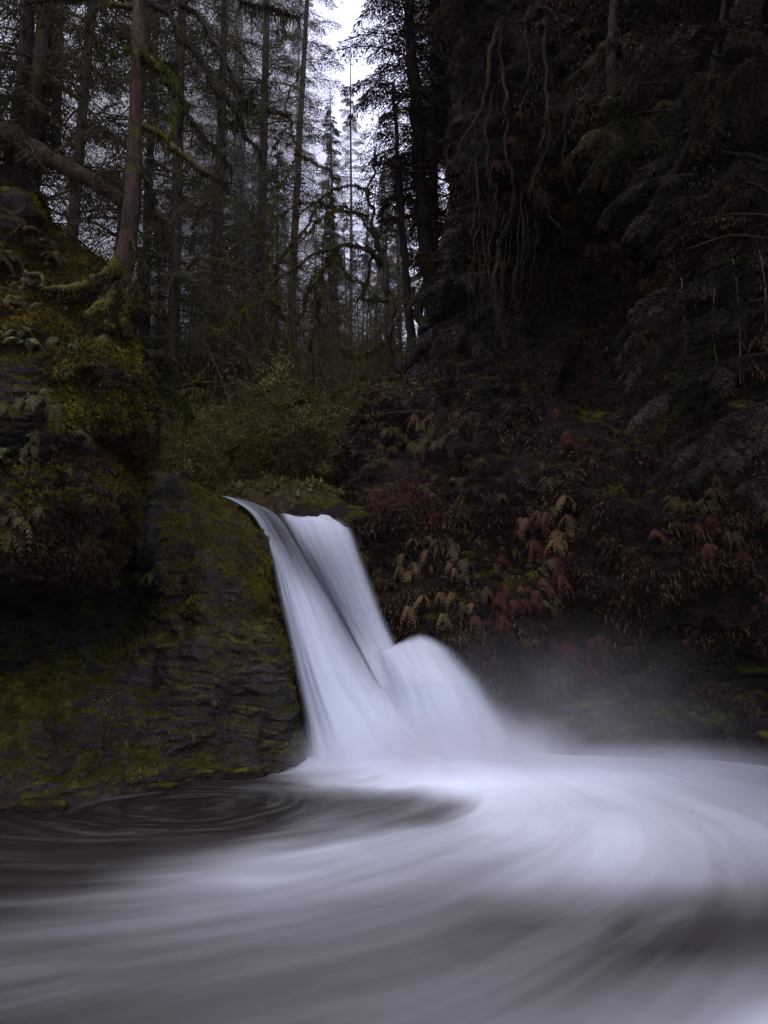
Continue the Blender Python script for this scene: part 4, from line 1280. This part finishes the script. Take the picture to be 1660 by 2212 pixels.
limbs = [
    ([(310, -30, 9.9), (380, 60, 9.6), (450, 165, 9.4), (520, 265, 9.2), (578, 352, 9.1)], 0.035, 0.012, 1),
    ([(370, -60, 9.8), (420, 30, 9.4), (475, 95, 9.2), (500, 170, 9.1), (540, 215, 9.0), (553, 190, 9.0)], 0.032, 0.010, 2),
    ([(306, 95, 9.9), (345, 160, 9.6), (385, 210, 9.5), (420, 275, 9.4), (470, 330, 9.3), (502, 365, 9.3)], 0.030, 0.012, 3),
    ([(300, 270, 9.9), (340, 285, 9.7), (400, 330, 9.4), (450, 375, 9.3), (484, 398, 9.3)], 0.032, 0.022, 4),
    ([(300, 130, 9.9), (340, 140, 9.7), (375, 145, 9.6)], 0.028, 0.030, 5),
    ([(308, 370, 9.9), (325, 420, 9.7), (345, 465, 9.6), (362, 492, 9.6)], 0.022, 0.008, 6),
    ([(300, -100, 9.9), (200, -10, 9.7), (120, -2, 9.6), (60, 10, 9.6)], 0.035, 0.015, 7),
    ([(296, 20, 9.9), (225, 10, 9.7), (190, 60, 9.6), (215, 110, 9.6)], 0.03, 0.012, 8),
    ([(430, -90, 9.6), (520, 0, 9.0), (590, 22, 8.9), (640, 40, 8.8)], 0.03, 0.010, 10),
    ([(480, 240, 9.3), (505, 265, 9.2), (540, 215, 9.1), (552, 195, 9.1)], 0.020, 0.008, 11),
    ([(286, 520, 9.8), (310, 560, 9.6), (300, 620, 9.5)], 0.018, 0.008, 12),
]
for pts, r0, r1, sd_ in limbs:
    r0 *= 1.5; r1 *= 1.5; mb = MB(); P = limb(mb, pts, r0, r1, 40, wig=0.06, seed=sd_, lump=0.3)
    dm = MB()
    tw = subtwigs(mb, P, 16, 0.2, 0.6, rng, 0.008, 0.7, t0=0.2)
    b = mb.build("branch", M['dark_bark'] if sd_ % 4 else M['mossy_bark'], ced, base, smooth=True)
    drips(dm, P, 60, 0.06, 0.42, rng, 0.012)
    for q in tw: drips(dm, q, 4, 0.05, 0.25, rng, 0.010)
    fuzz(dm, P, np.linspace(r0, r1, len(P)), 700, rng, 0.05)
    dm.build("hanging_moss", M['brown_moss'], b, base)
for px, py, r in ((276, 108, 0.055), (248, 118, 0.05)):
    mb = MB(); c_ = at(px, py, 9.75); mb.tube(spline([c_ - UP * 0.05, c_ + UP * 0.06], 6), r * np.array([.5, .9, 1, 1, .8, .4]), 12, lump=0.2)
    fz = rng.normal(0, 1, (500, 3)); mb.kites(c_ + nrm(fz) * r, nrm(nrm(fz) - UP * 0.4), nrm(np.cross(fz, rng.normal(0, 1, (500, 3)))), 0.03, 0.006)
    mb.build("moss_cushion", M['moss'], ced, base)
mb = MB(); P = limb(mb, [(306, 110, 9.8), (345, 138, 9.6), (375, 165, 9.55), (384, 215, 9.5), (378, 270, 9.5), (358, 330, 9.5)], 0.035, 0.012, wig=0.02, seed=9)
fuzz(mb, P, np.linspace(0.05, 0.02, len(P)), 1500, rng, 0.05)
mb.build("branch", M['moss'], ced, base, smooth=False)
fm = MB(); bm_ = MB()
for i in range(150):
    tpy = rng.uniform(-120, 470)
    side = rng.choice([-1, 1], p=[0.6, 0.4])
    p = at(300 + rng.normal(0, 5) + side * rng.uniform(0, 150) * (0.9 if side < 0 else 1.3), tpy, 9.9 + rng.uniform(-0.7, 1.6))
    a = rng.uniform(0, 6.28); spray(fm, p, np.array([math.cos(a), math.sin(a) * 0.6, -0.35]), rng.uniform(0.35, 0.85), rng, 11, 5, 0.05, 0.007, 0.0, 0.45, 0.42, None, 0.3)
fm.build("crown", M['cedar_leaf'], ced, base)

# --- leaning twin trunks at the far left, the dead snag and the fallen log
for pts, r0, r1, lab in (([(66, -120, 11.5), (60, 60, 11.5), (45, 230, 11.5), (25, 370, 11.6), (5, 470, 11.8)], 0.10, 0.17, "left one of two leaning reddish trunks at the upper left edge"),
                         ([(98, -120, 11.4), (92, 60, 11.4), (72, 230, 11.4), (48, 350, 11.5), (25, 450, 11.6)], 0.085, 0.15, "right one of two leaning reddish trunks at the upper left edge")):
    b0 = at(*pts[-1]); r_ = empty("cedar_tree", b0, lab, "tree", "leaning twin trunks")
    mb = MB(); P = limb(mb, pts, r0, r1, 40, 14, 0.03, int(pts[0][0])); mb.build("trunk", M['cedar_bark'], r_, b0, smooth=True)
    fm = MB(); bk = MB()
    for i in range(60):
        j = int(rng.integers(0, 30)); a = rng.uniform(0, 6.28)
        spray(fm, P[j] + rng.normal(0, 0.1, 3), np.array([math.cos(a), math.sin(a), -0.2]), rng.uniform(0.6, 1.6), rng, 13, 5, 0.07, 0.010, 0.1, 0.5, 0.4, bk, 0.3)
    bk.build("branches", M['bark'], r_, b0); fm.build("crown", M['cedar_leaf'], r_, b0)
b0 = at(125, 330, 12.5)
r_ = empty("dead_tree", b0, "thin dead snag with stubby mossy limbs between the twin trunks and big cedar", "tree")
mb = MB(); P = limb(mb, [(132, -60, 12.5), (128, 80, 12.5), (124, 200, 12.5), (120, 345, 12.5)], 0.07, 0.10, 40, 12, 0.03, 4); mb.build("trunk", M['bark'], r_, b0, smooth=True)
for pts in ([(126, 130, 12.4), (150, 125, 12.2), (175, 105, 12.1)], [(126, 110, 12.4), (100, 140, 12.2), (78, 160, 12.1)], [(128, 20, 12.4), (165, 35, 12.2), (205, 60, 12.1)], [(124, 190, 12.4), (160, 205, 12.2), (215, 260, 12.1)]):
    mb = MB(); P = limb(mb, pts, 0.045, 0.02, wig=0.03, seed=5); drips(mb, P, 14, 0.05, 0.25, rng); mb.build("branch", M['mossy_bark'], r_, b0, smooth=True)
b0 = at(150, 350, 11.2)
lg = empty("fallen_log", b0, "fallen weathered log slanting down from the left edge toward the big cedar", "log")
mb = MB(); P = limb(mb, [(-60, 262, 11.0), (40, 300, 11.0), (110, 345, 11.0), (180, 380, 11.0), (245, 420, 11.1), (300, 470, 11.3)], 0.165, 0.10, 50, 20, 0.03, 3, 0.08)
lo = mb.build("trunk", M['log_bark'], lg, b0, smooth=True)
mb = MB(); drips(mb, P - UP * 0.1, 60, 0.08, 0.4, rng, 0.010, t0=0.0); fuzz(mb, P + UP * 0.05, 0.13, 2500, rng, 0.05); mb.build("hanging_moss", M['moss_dim'], lg, b0)
mb = MB(); limb(mb, [(205, 385, 10.9), (225, 350, 10.7), (240, 300, 10.6)], 0.02, 0.008); mb.build("branch_stub", M['twig'], lg, b0)

# --- moss draped limb hanging off the left cliff above the stream
b0 = at(345, 850, 11.2)
r_ = empty("moss_draped_limb", b0, "drooping limb thickly draped in moss leaning out over the rock shoulder", "branch")
mb = MB(); P = limb(mb, [(300, 740, 11.4), (325, 800, 11.3), (365, 850, 11.2), (395, 865, 11.1), (415, 905, 11.1)], 0.04, 0.015, wig=0.03, seed=3)
P2 = limb(mb, [(360, 850, 11.2), (400, 840, 11.1), (440, 845, 11.1)], 0.02, 0.008, wig=0.03, seed=6)
mb.build("branch", M['bark'], r_, b0)
mb = MB(); drips(mb, P[8:], 90, 0.1, 0.55, rng, 0.018); drips(mb, P2, 30, 0.08, 0.3, rng, 0.014); fuzz(mb, P, 0.05, 2500, rng, 0.06); mb.build("hanging_moss", M['moss_dim'], r_, b0)

# --- crooked mossy maples in the gap
def maple(base_pt, lab, parts, mossn=40, mat='mossy_bark', name="maple_tree", cat="tree", group=None, dm=0.35):
    b0 = at(*base_pt)
    r_ = empty(name, b0, lab, cat, group)
    for i, (pts, r0, r1) in enumerate(parts):
        r0 *= 0.72; r1 *= 0.7; mb = MB(); P = limb(mb, pts, r0, r1, 8 * len(pts), wig=0.12, seed=i + int(pts[0][0]), sides=10, lump=0.35)
        if i:
            for q_ in subtwigs(mb, P, 26, 0.2, 1.3, rng, r1 * 0.4 + 0.003, 0.1): subtwigs(mb, q_, 3, 0.1, 0.5, rng, 0.003, 0.2)
        o = mb.build("trunk" if i == 0 else "branch", M[mat], r_, b0, smooth=True)
        if mossn:
            m2 = MB(); drips(m2, P, mossn, 0.06, dm, rng, 0.014, t0=0.0); fuzz(m2, P, np.linspace(r0, r1, len(P)), 900, rng, 0.06)
            m2.build("hanging_moss", M['moss_leaf'] if i % 2 else M['moss_dim'], o, None)
            o.children[0].data.transform(__import__('mathutils').Matrix.Translation([-float(a) for a in b0]))
    return r_


maple((852, 800, 15.5), "dark leaning mossy maple with crooked limbs right of the horizon gap", [
    ([(872, 830, 15.5), (850, 730, 15.5), (838, 640, 15.5), (824, 570, 15.5), (812, 490, 15.4), (806, 400, 15.3), (812, 320, 15.3)], 0.13, 0.02),
    ([(822, 575, 15.5), (790, 540, 15.2), (740, 530, 15.0), (690, 545, 14.8), (640, 580, 14.6), (595, 605, 14.5), (570, 650, 14.4)], 0.06, 0.03),
    ([(735, 532, 15.0), (705, 570, 14.9), (680, 620, 14.8), (655, 660, 14.7), (650, 700, 14.7)], 0.06, 0.02),
    ([(700, 580, 14.9), (690, 640, 14.8), (682, 700, 14.8), (668, 760, 14.7)], 0.03, 0.012),
    ([(838, 650, 15.5), (790, 640, 15.2), (750, 600, 15.0), (720, 550, 14.9)], 0.03, 0.012),
    ([(820, 575, 15.5), (795, 545, 15.6), (800, 600, 15.8), (775, 650, 15.9)], 0.04, 0.012),
    ([(850, 720, 15.4), (810, 750, 15.2), (770, 770, 15.1), (735, 750, 15.0)], 0.025, 0.01),
    ([(790, 470, 15.4), (740, 450, 15.1), (690, 480, 14.9), (650, 520, 14.8)], 0.03, 0.01),
    ([(810, 470, 15.4), (850, 420, 15.4), (900, 400, 15.4)], 0.02, 0.006),
    ([(806, 420, 15.3), (760, 400, 15.1), (700, 420, 15.0), (640, 470, 14.9)], 0.022, 0.006),
    ([(812, 520, 15.4), (770, 470, 15.2), (720, 440, 15.1), (650, 440, 15.0), (600, 470, 14.9)], 0.022, 0.006),
], 20, "bark")
maple((620, 880, 17.0), "bright mossy crooked maple limb arching left of the leaning maple", [
    ([(624, 900, 17.0), (622, 830, 17.0), (628, 720, 17.0), (600, 640, 16.9), (585, 560, 16.9)], 0.10, 0.06),
    ([(610, 660, 16.9), (560, 600, 16.6), (520, 575, 16.4), (480, 565, 16.3), (430, 560, 16.2), (395, 580, 16.1)], 0.05, 0.018),
    ([(590, 590, 16.9), (620, 540, 16.7), (660, 500, 16.6), (690, 440, 16.5)], 0.04, 0.015),
    ([(600, 640, 16.9), (545, 660, 16.6), (500, 700, 16.4), (470, 720, 16.3)], 0.03, 0.012),
    ([(586, 560, 16.9), (560, 480, 16.7), (500, 430, 16.5), (440, 420, 16.4)], 0.03, 0.010),
    ([(588, 560, 16.9), (600, 420, 16.9), (640, 330, 16.8), (625, 230, 16.8), (640, 150, 16.8)], 0.035, 0.010),
    ([(625, 250, 16.8), (580, 240, 16.6), (540, 250, 16.5)], 0.02, 0.008),
    ([(640, 330, 16.8), (690, 350, 16.6), (740, 390, 16.5)], 0.02, 0.008),
], 26)
maple((715, 920, 14.6), "low dark mossy limb arching over the slope above the falls", [
    ([(712, 912, 14.6), (690, 880, 14.6), (660, 850, 14.6), (640, 832, 14.6), (605, 830, 14.6), (565, 850, 14.6), (530, 860, 14.6)], 0.05, 0.018),
    ([(672, 862, 14.6), (640, 868, 14.5), (610, 880, 14.5)], 0.02, 0.01),
    ([(700, 895, 14.6), (720, 850, 14.7), (770, 820, 14.8), (800, 790, 14.8)], 0.015, 0.006)], 18, 'mossy_bark', "mossy_limb", "branch", None, 0.15)
maple((470, 985, 13.8), "thin mossy pole lying across the slope just left of the falls crest", [
    ([(455, 985, 13.8), (500, 965, 13.8), (540, 945, 13.9), (600, 938, 14.0), (635, 940, 14.1)], 0.03, 0.018),
    ([(500, 965, 13.8), (490, 1000, 13.8), (478, 1030, 13.7)], 0.02, 0.01)], 14, 'mossy_bark', "mossy_limb", "branch", None, 0.12)

# --- leaning whip of a sapling, and thin arching stems
def stem(pts, r0, r1, lab, mat='bark', name="sapling", cat="sapling", grp=None, tw=8):
    b0 = at(*pts[0]); mb = MB(); P = limb(mb, pts, r0, r1, wig=0.02, seed=int(pts[0][0]), sides=6)
    if tw: subtwigs(mb, P, tw, 0.1, 0.5, rng, r1 * 0.7, 0.0)
    o = mb.build(name, M[mat], None, b0, smooth=True); tag(o, lab, cat, grp); return o


stem([(635, 832, 14.4), (600, 740, 14.4), (555, 650, 14.4), (530, 570, 14.4), (515, 480, 14.4)], 0.018, 0.006, "thin dark sapling leaning left above the arching limb")
stem([(463, 860, 14.5), (470, 780, 14.5), (490, 700, 14.5), (520, 600, 14.5), (560, 520, 14.6)], 0.014, 0.005, "thin sapling curving up right beside the moss draped limb")
stem([(560, 930, 14.6), (640, 900, 14.6), (700, 870, 14.5), (760, 820, 14.5)], 0.012, 0.005, "thin bare stem rising right across the slope")
stem([(470, 960, 14.4), (440, 880, 14.4), (400, 800, 14.4), (340, 740, 14.3)], 0.012, 0.005, "thin mossy stem bending left toward the cliff", 'mossy_bark')
stem([(740, 1120, 13.0), (790, 1095, 12.8), (840, 1060, 12.7)], 0.012, 0.005, "bare stick poking out above the boulder at the crest")

# --- dark trunks on the brow right of the gap
def brow_tree(path, r0, r1, lab, nb, seed, mat='dark_bark', leaf='dark_cedar', Lr=(0.8, 2.0), name="fir_tree", roots=()):
    b0 = at(*path[0]); r_ = empty(name, b0, lab, "tree")
    mb = MB(); P = limb(mb, path, r0, r1, 60, 14, 0.04, seed); mb.build("trunk", M[mat], r_, b0, smooth=True)
    for pts, a, b in roots:
        m2 = MB(); limb(m2, pts, a, b, wig=0.04, seed=seed + 1); m2.build("root", M[mat], r_, b0, smooth=True)
    rg = np.random.default_rng(seed); fm = MB(); bk = MB()
    for i in range(nb):
        j = int(rg.integers(18, 60)); a = rg.uniform(0, 6.28)
        spray(fm, P[j], np.array([math.cos(a), math.sin(a), 0.0]), rg.uniform(*Lr), rg, 14, 5, 0.10, 0.014, 0.15, 0.45, 0.38, bk, 0.25)
    if nb:
        bk.build("branches", M[mat], r_, b0); fm.build("crown", M[leaf], r_, b0)
    return r_


brow_tree([(890, 780, 14.9), (884, 690, 14.9), (876, 560, 14.9), (866, 440, 14.9), (860, 378, 14.9), (857, 300, 14.9), (850, 180, 14.9)], 0.11, 0.03, "slim dark trunk holding the cables right of the leaning maple", 26, 5, Lr=(0.5, 1.3))
brow_tree([(945, 660, 15.2), (925, 560, 15.2), (912, 430, 15.2), (902, 260, 15.2), (890, 120, 15.2), (882, 0, 15.2), (876, -120, 15.2)], 0.20, 0.09, "thick dark fir trunk on the brow right of the cable trunk", 75, 6, Lr=(0.8, 2.1),
          roots=(([(935, 610, 15.0), (912, 640, 14.8), (905, 690, 14.6), (935, 725, 14.4)], 0.13, 0.08), ([(895, 620, 14.9), (890, 650, 14.7), (880, 690, 14.6)], 0.05, 0.03)))

# --- cables across the gap
for pts, lab in (([(300, 342, 14.0), (420, 343, 14.2), (553, 358, 14.4), (700, 376, 14.6), (862, 398, 14.9)], "upper left steel cable sagging across the gap to the slim dark trunk"),
                 ([(600, 366, 14.4), (700, 369, 14.6), (800, 370, 14.8), (950, 368, 15.0), (1060, 362, 15.2)], "thin level steel cable ending at the right wall")):
    b0 = at(*pts[0]); mb = MB(); mb.tube(spline(A3(pts), 30), 0.008, 5, cap=False); tag(mb.build("cable", M['cable'], None, b0), lab, "cable", "cables across the gap")

# --- hanging roots on the right wall
def strands(name, cat, lab, base_pt, lines, mat, grp=None, part="root", fz=0, tw=0):
    b0 = at(*base_pt); r_ = empty(name, b0, lab, cat, grp)
    for i, (pts, a, b) in enumerate(lines):
        mb = MB(); a, b = a * 0.62, b * 0.7; P = limb(mb, pts, a, b, 34, wig=0.065, seed=i * 3 + int(pts[0][0]), sides=7, lump=0.5)
        if tw: subtwigs(mb, P, tw, 0.1, 0.6, rng, b * 0.6, 0.9)
        if fz: fuzz(mb, P, np.linspace(a, b, len(P)), fz, rng, 0.04); drips(mb, P, 12, 0.05, 0.3, rng, 0.008)
        mb.build(part, M[mat], r_, b0, smooth=True)
    return r_


W1 = [([(1085, 40, 11.7), (1062, 110, 11.5), (1050, 180, 11.4), (1035, 240, 11.4), (1000, 300, 11.4), (985, 360, 11.5)], 0.07, 0.02),
      ([(1088, 40, 11.7), (1080, 130, 11.5), (1095, 220, 11.3), (1090, 300, 11.3), (1110, 380, 11.3), (1100, 470, 11.4)], 0.05, 0.015),
      ([(1175, 0, 11.6), (1180, 120, 11.3), (1182, 220, 11.1), (1186, 300, 11.1), (1160, 370, 11.1), (1150, 410, 11.1), (1185, 450, 11.1), (1192, 475, 11.1)], 0.05, 0.025),
      ([(1182, 250, 11.1), (1170, 330, 11.0), (1165, 390, 11.0), (1190, 430, 11.0)], 0.03, 0.015),
      ([(1060, 200, 11.5), (1055, 330, 11.4), (1070, 440, 11.4), (1060, 560, 11.4)], 0.035, 0.012),
      ([(1020, 300, 11.6), (1035, 420, 11.5), (1025, 520, 11.5), (1045, 640, 11.5)], 0.03, 0.010),
      ([(1130, 60, 11.3), (1140, 160, 11.2), (1125, 260, 11.2)], 0.04, 0.02),
      ([(1100, 460, 11.3), (1075, 540, 11.3), (1085, 630, 11.3), (1065, 740, 11.3)], 0.025, 0.008),
      ([(1120, 420, 11.3), (1130, 520, 11.3), (1110, 620, 11.3), (1125, 700, 11.3)], 0.02, 0.008),
      ([(1040, 500, 11.5), (1055, 600, 11.4), (1085, 700, 11.4), (1140, 745, 11.4)], 0.015, 0.006),
      ([(1015, 180, 11.7), (1005, 230, 11.7), (1025, 300, 11.6), (1000, 420, 11.6)], 0.03, 0.01),
      ([(1230, 200, 11.0), (1215, 300, 10.9), (1230, 400, 10.9)], 0.025, 0.008)]
strands("root_mass", "roots", "tangle of mossy hanging roots on the brow above the dark recess", (1100, 120, 11.4), W1, 'root', None, "root", 400, 12)
W2 = [([(1100 + dx_, 440 + dy_, 11.35), (1095 + dx_ * 1.1, 520 + dy_, 11.3), (1085 + dx_, 600 + dy_, 11.3), (1080 + dx_ * 0.8, 700 + dy_ * 0.5, 11.3)], 0.010, 0.004) for dx_, dy_ in ((-60, 0), (-45, 30), (-30, -20), (-15, 20), (5, -10), (22, 30), (40, 0), (55, 40), (-70, 60), (-5, 60))]
strands("root_curtain", "roots", "curtain of fine yellowish rootlets hanging beside the dark recess", (1090, 440, 11.3), W2, 'brown_moss', None, "root", 0, 5)
for i, (pts, lab) in enumerate((([(1583, 560, 9.0), (1592, 620, 9.0), (1597, 700, 9.0), (1600, 830, 9.0)], "pale thin vine hanging straight down near the right edge"),
                                ([(1640, 540, 8.8), (1652, 620, 8.8), (1655, 700, 8.8)], "pale short vine at the right edge"),
                                ([(1470, 600, 9.2), (1478, 680, 9.2), (1482, 760, 9.2)], "pale thin vine left of the longest pale vine"),
                                ([(1545, 610, 9.1), (1540, 700, 9.1), (1552, 800, 9.1)], "faint middle vine between two paler vines"))):
    stem(pts, 0.009, 0.005, lab, 'pale_vine', "vine", "vine", "pale vines near the right edge", 3)
# dark undersized trunks on the right wall
def bough_tree(lab, base_pt, trunk, r0, r1, boughs, leaf, seed, name="cedar_tree", limbmat='dark_bark', lf=0.055, fine=1.0):
    b0 = at(*base_pt); r_ = empty(name, b0, lab, "tree"); rg = np.random.default_rng(seed)
    mb = MB(); P = limb(mb, trunk, r0, r1, 40, 12, 0.05, seed); mb.build("trunk", M[limbmat], r_, b0, smooth=True)
    for (px, py, D, tx, ty, tD, cnt_, L) in boughs:
        # a limb from (px,py) to (tx,ty) carrying fans of foliage
        a = at(px, py, D); b = at(tx, ty, tD)
        mb = MB(); Q = spline([a, (a + b) / 2 + UP * 0.12, b], 10); mb.tube(Q, np.linspace(0.03, 0.008, 10), 6, cap=False)
        bb = mb.build("branch", M[limbmat], r_, b0, smooth=True)
        fm = MB()
        for i in range(cnt_):
            k = rg.uniform(0.1, 1) * 9; j = min(int(k), 8); p = Q[j] + (Q[j + 1] - Q[j]) * (k - j)
            dd = nrm(b - a) + rg.normal(0, 0.5, 3); dd[2] = dd[2] * 0.3 - 0.15
            spray(fm, p, dd, L * rg.uniform(0.5, 1.1), rg, int(14 * fine), 6, lf, lf * 0.15, 0.08, 0.55, 0.36, None, 0.35)
        fm.build("foliage", M[leaf], bb, b0)
    return r_


bough_tree("grey green cedar whose fan boughs hang at the brow beside the horizon gap", (1080, 700, 12.0), [(1090, 760, 12.2), (1070, 640, 12.2), (1075, 520, 12.4)], 0.06, 0.03,
           [(1060, 590, 12.0, 905, 640, 11.7, 16, 0.75), (1065, 660, 12.0, 925, 735, 11.6, 16, 0.75), (1060, 700, 12.0, 960, 780, 11.6, 12, 0.6), (1050, 610, 12.0, 980, 600, 11.6, 8, 0.6), (1060, 800, 11.9, 950, 880, 11.6, 10, 0.55), (1060, 880, 11.8, 965, 935, 11.5, 6, 0.45)], 'grey_cedar', 1)
bough_tree("leaning cedar on the right wall with a pale fan over green boughs", (1345, 360, 10.2), [(1330, -160, 10.4), (1325, 20, 10.3), (1322, 160, 10.2), (1345, 380, 10.2)], 0.06, 0.09,
           [(1440, 180, 9.9, 1300, 225, 9.6, 12, 0.7), (1450, 240, 9.9, 1290, 290, 9.5, 12, 0.8), (1460, 290, 9.9, 1320, 350, 9.5, 10, 0.7), (1400, 60, 9.9, 1300, 130, 9.6, 8, 0.8), (1480, 150, 9.8, 1560, 230, 9.4, 10, 0.8)], 'cedar_leaf', 2)
bough_tree("slanting thin cedar crossing the right wall above the pale vines", (1400, 470, 9.6), [(1570, -60, 9.4), (1530, 200, 9.4), (1480, 330, 9.5), (1390, 480, 9.6)], 0.035, 0.05,
           [(1500, 380, 9.3, 1330, 430, 9.1, 9, 0.55), (1530, 430, 9.3, 1400, 470, 9.0, 10, 0.6), (1560, 330, 9.2, 1640, 380, 8.9, 9, 0.6), (1540, 120, 9.2, 1640, 180, 8.9, 10, 0.8), (1520, 60, 9.3, 1420, 100, 9.0, 9, 0.8)], 'grey_cedar', 3)
bough_tree("dim cedar with big drooping grey fans at the right edge", (1720, 600, 9.0), [(1775, -260, 9.2), (1760, 300, 9.2), (1740, 700, 9.3), (1725, 1150, 9.9)], 0.06, 0.12,
           [(1690, 560, 8.9, 1440, 640, 8.5, 20, 0.8), (1690, 640, 8.9, 1430, 740, 8.5, 20, 0.8), (1680, 760, 8.9, 1440, 850, 8.6, 16, 0.7), (1700, 860, 8.9, 1500, 960, 8.6, 14, 0.65), (1690, 940, 8.9, 1480, 1010, 8.6, 12, 0.6), (1690, 1030, 8.9, 1560, 1090, 8.6, 10, 0.6)], 'grey_cedar', 4)
bough_tree("mossy ochre limbed cedar reaching in from the right edge", (1760, 500, 8.6), [(1800, -200, 9.0), (1770, 380, 9.0), (1750, 520, 9.0), (1745, 800, 9.4)], 0.04, 0.07,
           [(1690, 470, 8.5, 1450, 500, 8.1, 5, 0.4), (1680, 520, 8.5, 1480, 540, 8.1, 8, 0.5), (1680, 430, 8.5, 1560, 400, 8.2, 6, 0.4)], 'dark_cedar', 5, limbmat='root')
maple((1530, 870, 9.3), "crooked mossy limb forking on the far right wall", [
    ([(1430, 920, 9.4), (1470, 880, 9.3), (1500, 840, 9.2), (1530, 780, 9.2), (1560, 700, 9.2)], 0.03, 0.015),
    ([(1470, 880, 9.3), (1440, 860, 9.3), (1425, 940, 9.3)], 0.018, 0.008),
    ([(1380, 720, 9.5), (1400, 780, 9.4), (1450, 800, 9.4), (1500, 790, 9.3)], 0.010, 0.005)], 10, 'root', "mossy_limb", "branch", None, 0.12)
bough_tree("tall dark cedar overhanging the top right of the wall", (1500, 80, 8.6), [(1640, -300, 8.2), (1620, -60, 8.4), (1600, 120, 8.6)], 0.16, 0.2,
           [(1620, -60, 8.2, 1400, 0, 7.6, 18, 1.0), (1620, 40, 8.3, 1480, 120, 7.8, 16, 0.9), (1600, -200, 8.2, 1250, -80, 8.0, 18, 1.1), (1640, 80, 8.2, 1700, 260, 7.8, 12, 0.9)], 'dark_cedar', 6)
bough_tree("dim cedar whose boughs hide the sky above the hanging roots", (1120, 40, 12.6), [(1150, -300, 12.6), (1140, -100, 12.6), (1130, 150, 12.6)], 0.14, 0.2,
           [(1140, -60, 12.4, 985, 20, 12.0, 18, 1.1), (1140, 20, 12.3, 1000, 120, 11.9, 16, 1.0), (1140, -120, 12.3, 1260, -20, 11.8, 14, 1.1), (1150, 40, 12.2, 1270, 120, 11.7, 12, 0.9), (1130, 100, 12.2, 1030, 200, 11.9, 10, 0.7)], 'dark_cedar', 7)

# ------------------------------------------------------------------ the damp air of the gorge
mb = MB()
hx0, hx1, hy0, hy1, hz0, hz1 = -70, 70, -35, 75, -3.0, 52.0
V = np.array([[x, y, z] for x in (hx0, hx1) for y in (hy0, hy1) for z in (hz0, hz1)])
mb.add(V, np.array([(0, 1, 3, 2), (4, 6, 7, 5), (0, 4, 5, 1), (2, 3, 7, 6), (0, 2, 6, 4), (1, 5, 7, 3)]))
N = NT("haze"); pv = N.n('ShaderNodeVolumePrincipled'); pv.inputs['Color'].default_value = (0.85, 0.88, 0.95, 1); pv.inputs['Density'].default_value = 0.0002
pv.inputs['Anisotropy'].default_value = 0.3
N.l(pv.outputs[0], N.out.inputs['Volume'])
tag(mb.build("haze", N.m), "thin damp haze filling the gorge and forest", "haze", None, 'stuff')

# ------------------------------------------------------------------ unseen conifers added on rims and banks to shade the gorge walls
rng = np.random.default_rng(99)
for i, (x, y, z, k, sc_, lab) in enumerate([
        (9.5, 9.0, 9.0, 3, 0.85, "unseen dense cedar added for shade on the right rim above the wall"), (8.2, 4.5, 4.0, 0, 0.8, "big fir added for shade on the right bank outside the frame"),
        (11.5, 13.0, 10.0, 0, 0.9, "unseen fir added for shade, standing back from the right rim"), (6.8, 12.8, 10.5, 3, 0.7, "unseen cedar added for shade over the top of the right wall"),
        (10.5, 0.0, 1.0, 2, 0.8, "unseen fir added for shade down the right bank"), (12.0, -6.0, 1.0, 1, 0.8, "second unseen fir added for shade down the right bank"),
        (-10.5, 6.0, 3.0, 2, 0.8, "fir added for shade on the left rim outside the frame"), (-11.5, 0.5, 1.0, 0, 0.8, "unseen fir added for shade down the left bank"),
        (-12.5, -6.0, 1.0, 1, 0.8, "second unseen fir added for shade down the left bank"), (-4.5, -13.0, 0.5, 0, 0.7, "unseen fir added for shade behind the viewpoint at left"), (5.5, -12.0, 0.5, 2, 0.7, "unseen fir added for shade behind the viewpoint at right")]):
    tree_from(MESH[k], (x, y, z - 1.0), rng.uniform(0, 6.28), sc_, "cedar_tree" if k == 3 else "fir_tree", lab, "tree", "unseen rim conifers added for shade")

# ------------------------------------------------------------------ every shared label gets its row and place
byl = {}
for o in bpy.context.scene.objects:
    if o.parent is None and 'label' in o and 'group' in o: byl.setdefault(o['label'], []).append(o)
RWN = {1: [""], 2: ["front row, ", "back row, "], 3: ["front row, ", "middle row, ", "back row, "], 4: ["front row, ", "second row, ", "third row, ", "back row, "]}
for lab, obs in byl.items():
    if len(obs) < 2: continue
    obs.sort(key=lambda o: o.location[1])
    nr = min(4, max(1, math.ceil(len(obs) / 8)))
    for k in range(nr):
        r_ = obs[k * len(obs) // nr:(k + 1) * len(obs) // nr]
        r_.sort(key=lambda o: proj(np.array(o.location))[0])
        for i, o in enumerate(r_):
            o['label'] = RWN[nr][k] + ("rightmost" if i == len(r_) - 1 else ORD[min(i, 11)]) + ", " + lab
